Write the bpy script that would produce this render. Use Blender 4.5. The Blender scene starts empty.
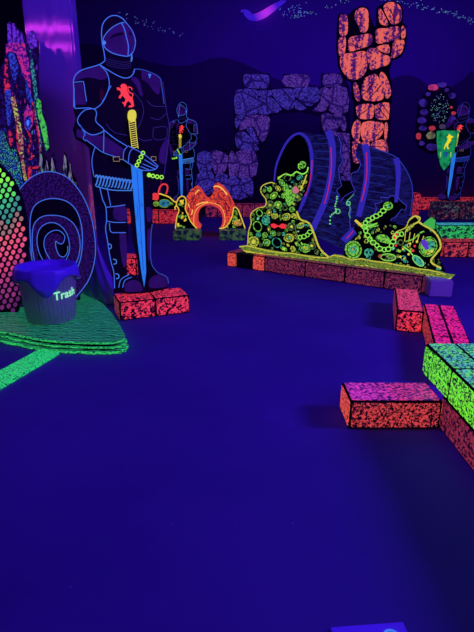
import bpy, bmesh, math, random
from mathutils import Vector, Matrix
from mathutils.geometry import tessellate_polygon
random.seed(7)
C = bpy.context.scene.collection
S = bpy.context.scene
# ------------------------------------------------------------------ camera
PITCH = math.radians(18.0); H = 1.5; F = 474.0
cd = bpy.data.cameras.new('camera'); cam = bpy.data.objects.new('camera', cd); C.objects.link(cam)
cd.sensor_fit = 'VERTICAL'; cd.sensor_height = 36; cd.sensor_width = 27; cd.lens = 27
cd.clip_start = 0.05; cd.clip_end = 100
cam.location = (0, 0, H); cam.rotation_euler = (math.radians(90) - PITCH, 0, 0)
S.camera = cam
# ------------------------------------------------------------------ world, exposure
w = bpy.data.worlds.new('world'); S.world = w; w.use_nodes = True
w.node_tree.nodes['Background'].inputs[0].default_value = (0.1, 0.02, 1, 1)
w.node_tree.nodes['Background'].inputs[1].default_value = 0.02
S.view_settings.view_transform = 'Standard'; S.view_settings.look = 'None'
S.view_settings.exposure = 0; S.view_settings.gamma = 1; S.view_settings.use_curve_mapping = False
# ------------------------------------------------------------------ blacklights (ceiling height 6.2)
UV = (0.16, 0.03, 1.0)
def area(name, loc, sx, sy, power, tgt=None, col=UV):
    l = bpy.data.lights.new(name, 'AREA'); l.shape = 'RECTANGLE'; l.size = sx; l.size_y = sy
    l.energy = power; l.color = col
    o = bpy.data.objects.new(name, l); C.objects.link(o); o.location = loc
    if tgt: o.rotation_euler = (Vector(tgt) - Vector(loc)).to_track_quat('-Z', 'Y').to_euler()
    return o
area('blacklight_near', (-1.0, 2.9, 4.7), 3.0, 1.2, 74)
area('blacklight_right', (4.8, 2.2, 3.0), 1.0, 1.2, 255, (0.2, 2.8, 0))
area('blacklight_mid', (0.5, 8.5, 5.6), 5, 3, 115)
area('blacklight_far', (3.4, 12.8, 5.0), 9, 1.6, 125, (3.4, 16.4, 3.2))
area('blacklight_rear', (-2.2, -4.6, 6.0), 5, 1.0, 25, (-1.6, 5, 1.4))

# ------------------------------------------------------------------ pixel rays -> points in the place
CP, SP = math.cos(PITCH), math.sin(PITCH)
def ray(x, y):
    u = (316 - y) / F
    return Vector(((x - 237) / F, CP + u * SP, -SP + u * CP))
def fl(x, y, z=0.0):
    d = ray(x, y); t = (z - H) / d.z
    return Vector((d.x * t, d.y * t, z))
def lin(c):
    c = c / 255
    return c / 12.92 if c <= .04045 else ((c + .055) / 1.055) ** 2.4
def L(rgb): return tuple(lin(c) for c in rgb) + (1,)

# ------------------------------------------------------------------ materials
MATS = {}
def newmat(name):
    m = bpy.data.materials.new(name); m.use_nodes = True
    nt = m.node_tree; return m, nt, nt.nodes['Principled BSDF']
def plain(name, base, rough=.6, spec=.4, emis=None, es=1, metal=0):
    if name in MATS: return MATS[name]
    m, nt, b = newmat(name)
    b.inputs['Base Color'].default_value = L(base); b.inputs['Roughness'].default_value = rough
    b.inputs['Specular IOR Level'].default_value = spec; b.inputs['Metallic'].default_value = metal
    if emis: b.inputs['Emission Color'].default_value = L(emis); b.inputs['Emission Strength'].default_value = es
    MATS[name] = m; return m
def glow(name, col, base=None, dark=(6, 1, 20), kind=None, scale=20, thr=.5, soft=.06, stretch=(1, 1, 1), es=1.0, col2=None, crack=0, rough=.5, dist=0, spec=.35):
    """fluorescent paint: gives off its own colour under the blacklight; mottled where the brush left the black board bare"""
    if name in MATS: return MATS[name]
    m, nt, b = newmat(name); N = nt.nodes; K = nt.links
    base = base or tuple(c * .55 for c in col)
    b.inputs['Roughness'].default_value = rough; b.inputs['Specular IOR Level'].default_value = spec
    b.inputs['Emission Strength'].default_value = es
    if kind is None:
        b.inputs['Base Color'].default_value = L(base); b.inputs['Emission Color'].default_value = L(col)
        MATS[name] = m; return m
    tc = N.new('ShaderNodeTexCoord'); mp = N.new('ShaderNodeMapping'); mp.inputs['Scale'].default_value = stretch
    K.new(tc.outputs['Object'], mp.inputs[0])
    n = N.new('ShaderNodeTexNoise'); n.inputs['Scale'].default_value = scale; n.inputs['Detail'].default_value = 4
    n.inputs['Distortion'].default_value = dist
    K.new(mp.outputs[0], n.inputs['Vector'])
    fac = n.outputs[0]
    if kind == 'wave':
        wv = N.new('ShaderNodeTexWave'); wv.inputs['Scale'].default_value = scale; wv.inputs['Distortion'].default_value = dist
        wv.inputs['Detail'].default_value = 2; K.new(mp.outputs[0], wv.inputs['Vector']); wv.bands_direction = 'Z'
        fac = wv.outputs['Fac']
    r = N.new('ShaderNodeMapRange'); r.inputs[1].default_value = thr - soft; r.inputs[2].default_value = thr + soft
    K.new(fac, r.inputs[0]); mask = r.outputs[0]
    if kind == 'streak':   # fine speckle gated by broad vertical streaks
        mp2 = N.new('ShaderNodeMapping'); mp2.inputs['Scale'].default_value = (stretch[0], stretch[1], .12)
        K.new(tc.outputs['Object'], mp2.inputs[0])
        n2 = N.new('ShaderNodeTexNoise'); n2.inputs['Scale'].default_value = scale * .35; n2.inputs['Detail'].default_value = 1
        K.new(mp2.outputs[0], n2.inputs['Vector'])
        ad = N.new('ShaderNodeMath'); ad.operation = 'MULTIPLY_ADD'; ad.inputs[1].default_value = .9; K.new(n2.outputs[0], ad.inputs[0]); K.new(fac, ad.inputs[2])
        r2 = N.new('ShaderNodeMapRange'); r2.inputs[1].default_value = .87; r2.inputs[2].default_value = 1.02
        K.new(ad.outputs[0], r2.inputs[0]); mask = r2.outputs[0]
    if crack:
        v = N.new('ShaderNodeTexVoronoi'); v.feature = 'DISTANCE_TO_EDGE'; v.inputs['Scale'].default_value = crack
        K.new(tc.outputs['Object'], v.inputs['Vector'])
        r3 = N.new('ShaderNodeMapRange'); r3.inputs[1].default_value = .02; r3.inputs[2].default_value = .06
        K.new(v.outputs[0], r3.inputs[0])
        ml = N.new('ShaderNodeMath'); ml.operation = 'MULTIPLY'; K.new(mask, ml.inputs[0]); K.new(r3.outputs[0], ml.inputs[1])
        mask = ml.outputs[0]
    src = None
    if col2:
        n3 = N.new('ShaderNodeTexNoise'); n3.inputs['Scale'].default_value = scale * .3; n3.inputs['Detail'].default_value = 1
        K.new(tc.outputs['Object'], n3.inputs['Vector'])
        r4 = N.new('ShaderNodeMapRange'); r4.inputs[1].default_value = .42; r4.inputs[2].default_value = .58
        K.new(n3.outputs[0], r4.inputs[0])
        mc = N.new('ShaderNodeMix'); mc.data_type = 'RGBA'; K.new(r4.outputs[0], mc.inputs[0])
        mc.inputs[6].default_value = L(col); mc.inputs[7].default_value = L(col2); src = mc.outputs[2]
    me = N.new('ShaderNodeMix'); me.data_type = 'RGBA'; K.new(mask, me.inputs[0])
    me.inputs[6].default_value = tuple(c * .6 for c in L(dark)[:3]) + (1,); me.inputs[7].default_value = L(col)
    if src: K.new(src, me.inputs[7])
    mb = N.new('ShaderNodeMix'); mb.data_type = 'RGBA'; K.new(mask, mb.inputs[0])
    mb.inputs[6].default_value = (.012, .008, .02, 1); mb.inputs[7].default_value = L(base)
    K.new(me.outputs[2], b.inputs['Emission Color']); K.new(mb.outputs[2], b.inputs['Base Color'])
    MATS[name] = m; return m

BLACK = plain('black_board', (26, 18, 34), .55, .2)
DEEP = plain('black_mortar', (20, 14, 26), .7, .1)
LINE = glow('line_blue', (62, 108, 222))
LINEF = glow('line_blue_soft', (42, 72, 175))
DIM = glow('line_violet_dim', (36, 28, 105))
PURP = glow('paint_purple', (38, 10, 84), base=(26, 12, 62), kind='noise', scale=8, thr=.3, soft=.25, dark=(26, 6, 70))
BLADE = glow('blade_blue', (38, 118, 225), kind='noise', scale=14, thr=.34, soft=.05, dark=(20, 66, 180), stretch=(3, 3, .35))
BELT = glow('belt_blue', (62, 122, 212))
SKY = glow('line_sky', (66, 125, 215))
LION = glow('lion_red', (248, 60, 68))
YEL = glow('hilt_yellow', (218, 206, 66))
STUD = glow('stud_green', (160, 242, 70))
RED = glow('brick_red', (235, 54, 64), base=(120, 40, 90), kind='noise', scale=36, thr=.5, soft=.03, dist=1.2, dark=(18, 1, 22))
REDD = glow('brick_red_dim', (140, 42, 60), base=(90, 36, 76), kind='noise', scale=55, thr=.5, soft=.05, dist=1.0, dark=(18, 3, 40))
REDS = glow('brick_red_fine', (206, 62, 62), base=(110, 45, 86), kind='noise', scale=66, thr=.515, soft=.035, dist=.9, dark=(16, 2, 30))
REDT = glow('brick_red_top_sheen', (205, 52, 84), base=(170, 75, 190), kind='noise', scale=75, thr=.5, soft=.06, dist=.6, dark=(70, 14, 130), stretch=(.6, 1, 1))  # violet blacklight sheen on the brick top is put into this colour
REDV = glow('brick_plum', (132, 46, 62), base=(60, 30, 70), kind='noise', scale=60, thr=.52, soft=.05, dist=.8, dark=(22, 5, 50))
ORNG = glow('brick_orange', (236, 84, 62), base=(110, 45, 70), kind='noise', scale=70, thr=.47, soft=.04, dist=1, dark=(40, 4, 30))
MAG = glow('brick_magenta', (228, 32, 108), base=(110, 36, 110), kind='noise', scale=62, thr=.47, soft=.045, dist=.8, dark=(46, 4, 80), stretch=(1, .6, 1))
GREEN = glow('brick_green', (112, 240, 52), base=(50, 100, 50), kind='noise', scale=55, thr=.49, soft=.035, dist=1.3, dark=(4, 24, 36))
GREENT = glow('brick_green_top', (92, 215, 80), base=(70, 120, 90), kind='noise', scale=60, thr=.49, soft=.06, dist=.8, dark=(14, 50, 110), col2=(84, 190, 170))
GRN2 = glow('far_green', (44, 180, 86), base=(40, 80, 70), kind='noise', scale=19, thr=.5, soft=.05, dist=1.3, dark=(5, 20, 50))
TEAL = glow('far_teal', (52, 150, 160), base=(70, 110, 150), kind='noise', scale=19, thr=.42, soft=.1)

# ------------------------------------------------------------------ object helpers
def link(me, name, mats, parent=None, origin=None):
    o = bpy.data.objects.new(name, me); C.objects.link(o)
    for m in mats: me.materials.append(m)
    if parent:
        o.parent = parent; off = parent.matrix_world_loc if False else wloc(parent)
        me.transform(Matrix.Translation(-off))
    elif origin is not None:
        me.transform(Matrix.Translation(-Vector(origin))); o.location = origin
    return o
def wloc(o):
    v = Vector(o.location)
    while o.parent: o = o.parent; v += Vector(o.location)
    return v
def thing(name, label, cat, loc, group=None):
    o = bpy.data.objects.new(name, None); C.objects.link(o); o.location = loc; o.empty_display_size = .1
    o['label'] = label; o['category'] = cat
    if group: o['group'] = group
    return o
def tag(o, label, cat, group=None):
    o['label'] = label; o['category'] = cat
    if group: o['group'] = group
    return o
def copy_tree(o, parent=None):
    c = o.copy(); C.objects.link(c); c.parent = parent
    for ch in list(o.children): copy_tree(ch, c)
    return c
def smooth(pts, closed, n=5):
    P = [Vector(p) for p in pts]; m = len(P); out = []
    rng = range(m) if closed else range(m - 1)
    for i in rng:
        if closed: a, b, c, d = P[i - 1], P[i], P[(i + 1) % m], P[(i + 2) % m]
        else: a, b, c, d = P[max(i - 1, 0)], P[i], P[i + 1], P[min(i + 2, m - 1)]
        for k in range(n):
            t = k / n
            out.append(.5 * ((2 * b) + (c - a) * t + (2 * a - 5 * b + 4 * c - d) * t * t + (3 * b - a - 3 * c + d) * t ** 3))
    if not closed: out.append(P[-1])
    return [(p[0], p[1]) for p in out]

class Mesh:
    """collects faces with materials, becomes ONE mesh object"""
    def __init__(s): s.bm = bmesh.new(); s.mats = []
    def mi(s, m):
        if m not in s.mats: s.mats.append(m)
        return s.mats.index(m)
    def face(s, vs, m, sm=False):
        try:
            f = s.bm.faces.new(vs); f.material_index = s.mi(m); f.smooth = sm; return f
        except ValueError: return None
    def quad(s, pts, m): return s.face([s.bm.verts.new(p) for p in pts], m)
    def box(s, o, ex, ey, ez, m, bevel=0):
        """o corner, ex ey ez edge vectors"""
        o, ex, ey, ez = Vector(o), Vector(ex), Vector(ey), Vector(ez)
        v = [s.bm.verts.new(o + ex * a + ey * b + ez * c) for c in (0, 1) for b in (0, 1) for a in (0, 1)]
        fs = [s.face([v[i] for i in q], m) for q in ((0, 2, 3, 1), (4, 5, 7, 6), (0, 1, 5, 4), (2, 6, 7, 3), (0, 4, 6, 2), (1, 3, 7, 5))]
        if bevel:
            es = list({e for f in fs for e in f.edges})
            r = bmesh.ops.bevel(s.bm, geom=es, offset=bevel, segments=2, affect='EDGES')
            for f in r['faces']: f.material_index = s.mi(m)
    def tube(s, pts, r, m, seg=10, cap=True):
        rings = []; P = [Vector(p) for p in pts]; n = len(P)
        rr = r if isinstance(r, (list, tuple)) else [r] * n
        for i, p in enumerate(P):
            d = (P[min(i + 1, n - 1)] - P[max(i - 1, 0)]).normalized()
            a = d.cross(Vector((0, 0, 1)));
            if a.length < 1e-3: a = Vector((1, 0, 0))
            a.normalize(); b = d.cross(a)
            rings.append([s.bm.verts.new(p + (a * math.cos(2 * math.pi * k / seg) + b * math.sin(2 * math.pi * k / seg)) * rr[i]) for k in range(seg)])
        for i in range(n - 1):
            for k in range(seg): s.face([rings[i][k], rings[i][(k + 1) % seg], rings[i + 1][(k + 1) % seg], rings[i + 1][k]], m, True)
        if cap: s.face(rings[0][::-1], m); s.face(rings[-1], m)
    def lathe(s, c, prof, m, seg=48, cap0=False):
        rings = []
        for r, z in prof: rings.append([s.bm.verts.new((c[0] + r * math.cos(2 * math.pi * k / seg), c[1] + r * math.sin(2 * math.pi * k / seg), c[2] + z)) for k in range(seg)])
        for i in range(len(rings) - 1):
            for k in range(seg): s.face([rings[i][k], rings[i][(k + 1) % seg], rings[i + 1][(k + 1) % seg], rings[i + 1][k]], m, True)
        if cap0: s.face(rings[0][::-1], m)
    def done(s, name, parent=None, origin=None, fix=True):
        if fix: bmesh.ops.recalc_face_normals(s.bm, faces=s.bm.faces)
        me = bpy.data.meshes.new(name); s.bm.to_mesh(me); s.bm.free()
        return link(me, name, s.mats, parent, origin)

class Art(Mesh):
    """paintwork on an upright plywood cutout that stands on the line A-B (plan). Drawing units are converted by (x0, y0, scale)"""
    def __init__(s, A, B, z=(0, 0, 1), push=0.0):
        super().__init__(); s.A = Vector((A[0], A[1], 0)); d = (Vector((B[0], B[1], 0)) - s.A).normalized()
        s.n = Vector((d.y, -d.x, 0))
        if s.n.y > 0: s.n = -s.n
        s.z = z; s.push = push; s.eps = .0022 * max(1, s.A.length / 5)
    def zoom(s, *z): s.z = z; return s
    def px(s, p): return (s.z[0] + p[0] / s.z[2], s.z[1] + p[1] / s.z[2])
    def pt(s, p, off=0.0):
        x, y = s.px(p); d = ray(x, y); o = Vector((0, 0, H))
        t = s.n.dot(s.A - Vector((0, 0, 0))) / s.n.dot(d)
        return o + d * t + s.n * (off + s.push)
    def _tess(s, loops, off, m, flip=False):
        v2 = [[Vector((p[0], p[1], 0)) for p in lp] for lp in loops]
        vs = [[s.bm.verts.new(s.pt(p, off)) for p in lp] for lp in loops]
        flat = [v for l in vs for v in l]
        for t in tessellate_polygon(v2):
            a = [flat[i] for i in t]
            f = s.face(a, m)
            if f:
                f.normal_update()
                if (f.normal.dot(s.n) < 0) != flip: f.normal_flip()
        return vs
    def poly(s, pts, m, layer=1, sm=0, holes=()):
        if sm: pts = smooth(pts, True, sm)
        s._tess([pts] + [list(h) for h in holes], s.eps * layer, m)
    def board(s, pts, m, thick, sm=0, holes=(), off=0.0, edge=None):
        if sm: pts = smooth(pts, True, sm)
        loops = [list(pts)] + [list(h) for h in holes]
        f = s._tess(loops, off, m); b = s._tess(loops, off, m, True)
        # back verts are moved straight back by the real thickness
        for l in b:
            for v in l: v.co -= s.n * thick
        for lf, lb in zip(f, b):
            k = len(lf)
            for i in range(k): s.face([lf[i], lf[(i + 1) % k], lb[(i + 1) % k], lb[i]], edge or m)
    def stroke(s, pts, wd, m, layer=2, closed=False, sm=4, raise_=0.0):
        """wd in photo pixels"""
        if sm: pts = smooth(pts, closed, sm)
        wd = wd * s.z[2] * (.85 if m in (LINE, LINEF) else 1); n = len(pts); L_, R_ = [], []
        for i, p in enumerate(pts):
            a = pts[(i - 1) % n] if closed or i else p; b = pts[(i + 1) % n] if closed or i < n - 1 else p
            d = Vector((b[0] - a[0], b[1] - a[1]));
            if d.length < 1e-6: d = Vector((1, 0))
            d.normalize(); q = Vector((-d.y, d.x)) * (wd / 2)
            o = s.eps * layer + raise_
            L_.append(s.bm.verts.new(s.pt((p[0] + q.x, p[1] + q.y), o))); R_.append(s.bm.verts.new(s.pt((p[0] - q.x, p[1] - q.y), o)))
        for i in range(n if closed else n - 1):
            j = (i + 1) % n
            f = s.face([L_[i], L_[j], R_[j], R_[i]], m)
            if f:
                f.normal_update()
                if f.normal.dot(s.n) < 0: f.normal_flip()
    def ell(s, cx, cy, rx, ry, m, layer=2, rot=0, seg=16, wob=0):
        c, q = math.cos(rot), math.sin(rot); pts = []
        for k in range(seg):
            a = 2 * math.pi * k / seg; w_ = 1 + (random.uniform(-wob, wob) if wob else 0)
            x, y = rx * math.cos(a) * w_, ry * math.sin(a) * w_
            pts.append((cx + x * c - y * q, cy + x * q + y * c))
        s.poly(pts, m, layer); return pts
    def ring(s, cx, cy, rx, ry, wd, m, layer=3, rot=0, seg=14):
        c, q = math.cos(rot), math.sin(rot)
        pts = [(cx + rx * math.cos(2 * math.pi * k / seg) * c - ry * math.sin(2 * math.pi * k / seg) * q,
                cy + rx * math.cos(2 * math.pi * k / seg) * q + ry * math.sin(2 * math.pi * k / seg) * c) for k in range(seg)]
        s.stroke(pts, wd, m, layer, True, 0)
    def done(s, name, parent=None, origin=None): return super().done(name, parent, origin, fix=False)

def shrink(P, k):
    cx = sum(p[0] for p in P) / len(P); cy = sum(p[1] for p in P) / len(P)
    return [(cx + (p[0] - cx) * k, cy + (p[1] - cy) * k) for p in P]
def inside(p, poly):
    x, y = p; r = False; n = len(poly)
    for i in range(n):
        x1, y1 = poly[i]; x2, y2 = poly[i - 1]
        if (y1 > y) != (y2 > y) and x < (x2 - x1) * (y - y1) / (y2 - y1) + x1: r = not r
    return r

def struct(m, name, parent=None, **k):
    o = m.done(name, parent, **k); o['kind'] = 'structure'; return o

# ================================================================== THE SETTING
RX0, RX1, RY0, RY1, RZ = -6.2, 9.5, -6.0, 16.4, 6.4
def floormat():
    m, nt, b = newmat('floor_carpet'); N = nt.nodes; K = nt.links
    b.inputs['Roughness'].default_value = .9; b.inputs['Specular IOR Level'].default_value = .15
    tc = N.new('ShaderNodeTexCoord')
    n = N.new('ShaderNodeTexNoise'); n.inputs['Scale'].default_value = 1.1; n.inputs['Detail'].default_value = 6
    K.new(tc.outputs['Object'], n.inputs['Vector'])
    r = N.new('ShaderNodeValToRGB'); r.color_ramp.elements[0].position = .35; r.color_ramp.elements[1].position = .7
    r.color_ramp.elements[0].color = (.055, .055, .22, 1); r.color_ramp.elements[1].color = (.075, .08, .275, 1)
    K.new(n.outputs[0], r.inputs[0])
    v = N.new('ShaderNodeTexVoronoi'); v.inputs['Scale'].default_value = 5.5; K.new(tc.outputs['Object'], v.inputs['Vector'])
    l = N.new('ShaderNodeMath'); l.operation = 'LESS_THAN'; l.inputs[1].default_value = .018; K.new(v.outputs['Distance'], l.inputs[0])
    mx = N.new('ShaderNodeMix'); mx.data_type = 'RGBA'; K.new(l.outputs[0], mx.inputs[0]); K.new(r.outputs[0], mx.inputs[6])
    mx.inputs[7].default_value = (.35, .35, .6, 1); K.new(mx.outputs[2], b.inputs['Base Color'])
    n2 = N.new('ShaderNodeTexNoise'); n2.inputs['Scale'].default_value = 350; K.new(tc.outputs['Object'], n2.inputs['Vector'])
    bp = N.new('ShaderNodeBump'); bp.inputs['Strength'].default_value = .25; bp.inputs['Distance'].default_value = .004
    K.new(n2.outputs[0], bp.inputs['Height']); K.new(bp.outputs[0], b.inputs['Normal'])
    return m
f = Mesh(); f.box((RX0, RY0, -.1), (RX1 - RX0, 0, 0), (0, RY1 - RY0, 0), (0, 0, .1), floormat()); struct(f, 'floor')
WSKY = plain('wall_sky_paint', (92, 62, 150), .8, .1)
WHILL = plain('wall_hill_black', (66, 34, 98), .85, .1)
WDARK = plain('wall_dark', (46, 32, 60), .85, .1)
STAR = glow('star_dot', (110, 140, 230)); STARG = glow('star_dot_green', (110, 190, 170))
a = Art((RX0, RY1), (RX1, RY1))
wy = RY1
f = Mesh(); f.box((RX0, wy, 0), (RX1 - RX0, 0, 0), (0, .15, 0), (0, 0, RZ), WSKY)
wb = struct(f, 'wall_back')
hill = [(-40, 46), (30, 50), (90, 44), (150, 62), (185, 66), (215, 58), (240, 62), (280, 80), (320, 86), (352, 92), (380, 84), (400, 76), (415, 77), (432, 87), (448, 88), (462, 80), (476, 70), (520, 62), (520, 203), (-40, 203)]
a.poly(smooth(hill[:18], False, 5) + [(520, 206), (-40, 206)], WHILL, 1)
for _ in range(46):
    x, y = random.gauss(296, 8), random.gauss(11, 4); a.ell(x, y, .35, .35, STAR, 2, seg=5)
for k in range(28):
    t = random.random(); a.ell(290 + 60 * t + random.gauss(0, 3), 18 - 18 * t + random.gauss(0, 2), .35, .35, STARG, 2, seg=5)
for k in range(90):
    t = random.random(); a.ell(368 + 108 * t + random.gauss(0, 3), -3 + 24 * t ** 1.3 + random.gauss(0, 2.2), .38, .38, random.choice((STAR, STARG)), 2, seg=5)
for k in range(40):
    t = random.random(); a.ell(118 + 66 * t + random.gauss(0, 3), 14 + 22 * t + random.gauss(0, 2), .3, .3, STAR, 2, seg=5)
o = a.done('hill_mural', wb); o['kind'] = 'structure'
f = Mesh(); f.box((RX0 - .15, RY0, 0), (.15, 0, 0), (0, RY1 - RY0, 0), (0, 0, RZ), WDARK); struct(f, 'wall_left')
f = Mesh(); f.box((RX1, RY0, 0), (.15, 0, 0), (0, RY1 - RY0, 0), (0, 0, RZ), WDARK); struct(f, 'wall_right')
f = Mesh(); f.box((RX0, RY0 - .15, 0), (RX1 - RX0, 0, 0), (0, .15, 0), (0, 0, RZ), WDARK); struct(f, 'wall_front')
f = Mesh(); f.box((RX0, RY0, RZ), (RX1 - RX0, 0, 0), (0, RY1 - RY0, 0), (0, 0, .1), WDARK); struct(f, 'ceiling')

# square column wrapped in shiny violet sheeting
def colmat():
    m, nt, b = newmat('violet_sheeting'); N = nt.nodes; K = nt.links
    tc = N.new('ShaderNodeTexCoord'); sp = N.new('ShaderNodeSeparateXYZ'); K.new(tc.outputs['Object'], sp.inputs[0])
    r = N.new('ShaderNodeMapRange'); r.inputs[1].default_value = 1.6; r.inputs[2].default_value = 2.6; K.new(sp.outputs[2], r.inputs[0])
    mx = N.new('ShaderNodeMix'); mx.data_type = 'RGBA'; K.new(r.outputs[0], mx.inputs[0])
    mx.inputs[6].default_value = (.6, .36, .36, 1); mx.inputs[7].default_value = (.3, .25, .62, 1)
    K.new(mx.outputs[2], b.inputs['Base Color'])
    b.inputs['Roughness'].default_value = .075; b.inputs['Specular IOR Level'].default_value = 1.0
    mp = N.new('ShaderNodeMapping'); mp.inputs['Scale'].default_value = (9, 9, .1); K.new(tc.outputs['Object'], mp.inputs[0])
    n = N.new('ShaderNodeTexNoise'); n.inputs['Scale'].default_value = 1.4; n.inputs['Detail'].default_value = 2; K.new(mp.outputs[0], n.inputs['Vector'])
    bp = N.new('ShaderNodeBump'); bp.inputs['Strength'].default_value = .3; bp.inputs['Distance'].default_value = .012
    K.new(n.outputs[0], bp.inputs['Height']); K.new(bp.outputs[0], b.inputs['Normal'])
    return m
COLM = colmat()
f = Mesh(); f.box((-2.07, 5.25, 0), (.47, 0, 0), (0, .2, 0), (0, 0, RZ - .002), COLM, .02)
struct(f, 'wall_column')
# loose sheeting flaring out at the foot of the column
f = Mesh(); rows = 14; cols = 30; g = []
for j in range(rows + 1):
    t = j / rows; z = .72 * (1 - t); row = []
    for i in range(cols + 1):
        s_ = i / cols
        fold = math.sin(s_ * 22 + t * 2) * .035 * t + math.sin(s_ * 9 + 1) * .03 * t
        x = -1.72 + s_ * .19 + t ** 1.6 * s_ * .30
        y = 5.2 - .02 - t ** 1.4 * .16 * math.sin(s_ * math.pi * .8) - fold * .6
        row.append(f.bm.verts.new((x, y, z + .02 * math.sin(s_ * 17) * (1 - t) + .006)))
    g.append(row)
SHEET = plain('plastic_sheet', (120, 95, 215), .35, .6)
for j in range(rows):
    for i in range(cols): f.face([g[j][i], g[j][i + 1], g[j + 1][i + 1], g[j + 1][i]], SHEET, True)
o = f.done('plastic_sheet', origin=(-1.6, 5.1, 0)); md = o.modifiers.new('t', 'SOLIDIFY'); md.thickness = .006; md.offset = -1
tag(o, 'loose shiny blue-violet plastic sheet gathered at the foot of the column behind the trash can', 'plastic sheet')

# ------------------------------------------------------------------ blacklight tubes (real fixtures behind the camera, mirrored in the column)
TUBE = plain('blacklight_tube_glow', (200, 90, 255), .4, .3, emis=(255, 60, 255), es=16)
HOUS = plain('lamp_housing', (70, 70, 80), .5, .4)
def lamp(loc, ln, label):
    t = thing('blacklight_fixture', label, 'ceiling light', loc, 'blacklight tube fixtures')
    x, y, z = loc
    m = Mesh(); m.box((x - ln / 2, y - .07, z + .03), (ln, 0, 0), (0, .14, 0), (0, 0, .07), HOUS, .01)
    for sx in (-1, 1): m.tube([(x + sx * ln * .35, y, z + .09), (x + sx * ln * .35, y, RZ)], .012, HOUS, 8)
    m.done('housing', t)
    m = Mesh(); m.tube([(x - ln / 2, y, z), (x + ln / 2, y, z)], .05, TUBE, 12); m.done('tube', t)
lamp((-4.5, -2.42, 4.55), 1.9, 'violet blacklight tube hung from the ceiling, nearer the column')
lamp((-5.1, -4.4, 4.55), 1.9, 'violet blacklight tube hung from the ceiling, farther from the column')

# curved band high on the back wall: tube reflection and magenta highlight painted as glow
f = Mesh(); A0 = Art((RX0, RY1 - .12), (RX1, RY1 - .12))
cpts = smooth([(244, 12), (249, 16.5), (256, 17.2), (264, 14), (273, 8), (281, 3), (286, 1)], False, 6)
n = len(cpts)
CM, nt, b = newmat('band_highlight_glow'); N = nt.nodes; K = nt.links
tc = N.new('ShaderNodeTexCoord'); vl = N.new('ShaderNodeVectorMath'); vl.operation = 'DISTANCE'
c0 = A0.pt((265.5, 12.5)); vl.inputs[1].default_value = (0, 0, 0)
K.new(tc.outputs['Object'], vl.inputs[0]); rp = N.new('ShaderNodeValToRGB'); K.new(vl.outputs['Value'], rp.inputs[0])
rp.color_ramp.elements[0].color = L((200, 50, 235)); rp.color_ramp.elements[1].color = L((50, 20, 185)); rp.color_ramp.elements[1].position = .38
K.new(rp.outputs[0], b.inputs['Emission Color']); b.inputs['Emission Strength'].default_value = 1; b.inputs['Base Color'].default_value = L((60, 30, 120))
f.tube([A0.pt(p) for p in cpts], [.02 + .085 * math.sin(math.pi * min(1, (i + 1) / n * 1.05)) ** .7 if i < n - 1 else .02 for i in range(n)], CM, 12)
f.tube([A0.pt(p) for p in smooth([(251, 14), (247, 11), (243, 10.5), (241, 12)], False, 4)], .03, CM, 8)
o = f.done('glow_band', origin=tuple(c0)); tag(o, 'curved violet band with a tube reflection and magenta highlight painted in as glow, high on the back wall', 'wall ornament')

# ================================================================== BRICK BEAMS
def beam(P0, P1, depth, h, label, n=3, z0=0.0, front=None, top=None, ends=None, split_top=False, cat='brick edging', group=None, name='brick_border', cuts=None, fronts=None, tops=None):
    """P0->P1 front lower edge in plan, depth goes away from the camera side (left normal)"""
    P0 = Vector((P0[0], P0[1], z0)); P1 = Vector((P1[0], P1[1], z0)); d = P1 - P0; ln = d.length; d.normalize()
    q = Vector((-d.y, d.x, 0)); up = Vector((0, 0, 1)); m = Mesh(); g = .009; e = .004
    front = front or RED; top = top or front; ends = ends or front
    m.box(P0, d * ln, q * depth, up * h, DEEP, .006)
    cuts = cuts or [i / n for i in range(n + 1)]
    def plate(o, ex, ey, nrm, mat):
        """inset painted brick face with slightly uneven corners"""
        lx, ly = ex.length, ey.length; ex, ey = ex.normalized(), ey.normalized(); pts = []
        j = lambda: random.uniform(0, .006)
        c = .012
        loop = [(g + c, g + j()), (lx * .5, g + j()), (lx - g - c, g + j()), (lx - g - j(), g + c), (lx - g - j(), ly - g - c), (lx - g - c, ly - g - j()), (lx * .5, ly - g - j()), (g + c, ly - g - j()), (g + j(), ly - g - c), (g + j(), g + c)]
        vs = [m.bm.verts.new(o + ex * a_ + ey * b_ + nrm * e) for a_, b_ in loop]; lo = [m.bm.verts.new(v.co - nrm * e * 1.1) for v in vs]
        m.face(vs, mat)
        for i in range(len(vs)): m.face([vs[i], lo[i], lo[(i + 1) % len(vs)], vs[(i + 1) % len(vs)]], mat)
    for i in range(len(cuts) - 1):
        a_, b_ = cuts[i] * ln, cuts[i + 1] * ln
        fm = fronts[i] if fronts else front; tm = tops[i] if tops else top
        if fm: plate(P0 + d * a_, d * (b_ - a_), up * h, -q, fm)
        if tm:
            if split_top:
                plate(P0 + d * a_ + up * h, d * (b_ - a_), q * depth / 2, up, tm); plate(P0 + d * a_ + up * h + q * depth / 2, d * (b_ - a_), q * depth / 2, up, tm)
            else: plate(P0 + d * a_ + up * h, d * (b_ - a_), q * depth, up, tm)
        plate(P0 + d * b_ + q * depth, d * (a_ - b_), up * h, q, fm or front)
    plate(P0 + q * depth, -q * depth, up * h, -d, ends); plate(P0 + d * ln, q * depth, up * h, d, ends)
    o = m.done(name, origin=tuple(P0)); tag(o, label, cat, group); return o
# knight plinth
kb0, kb1 = fl(120.5, 321), fl(190, 312.5)
beam(kb0, kb1, .33, .19, 'red painted brick plinth that the large knight cutout stands on', cuts=[0, .5, 1], front=RED, top=RED, ends=REDD, name='brick_plinth', cat='plinth')
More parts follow.
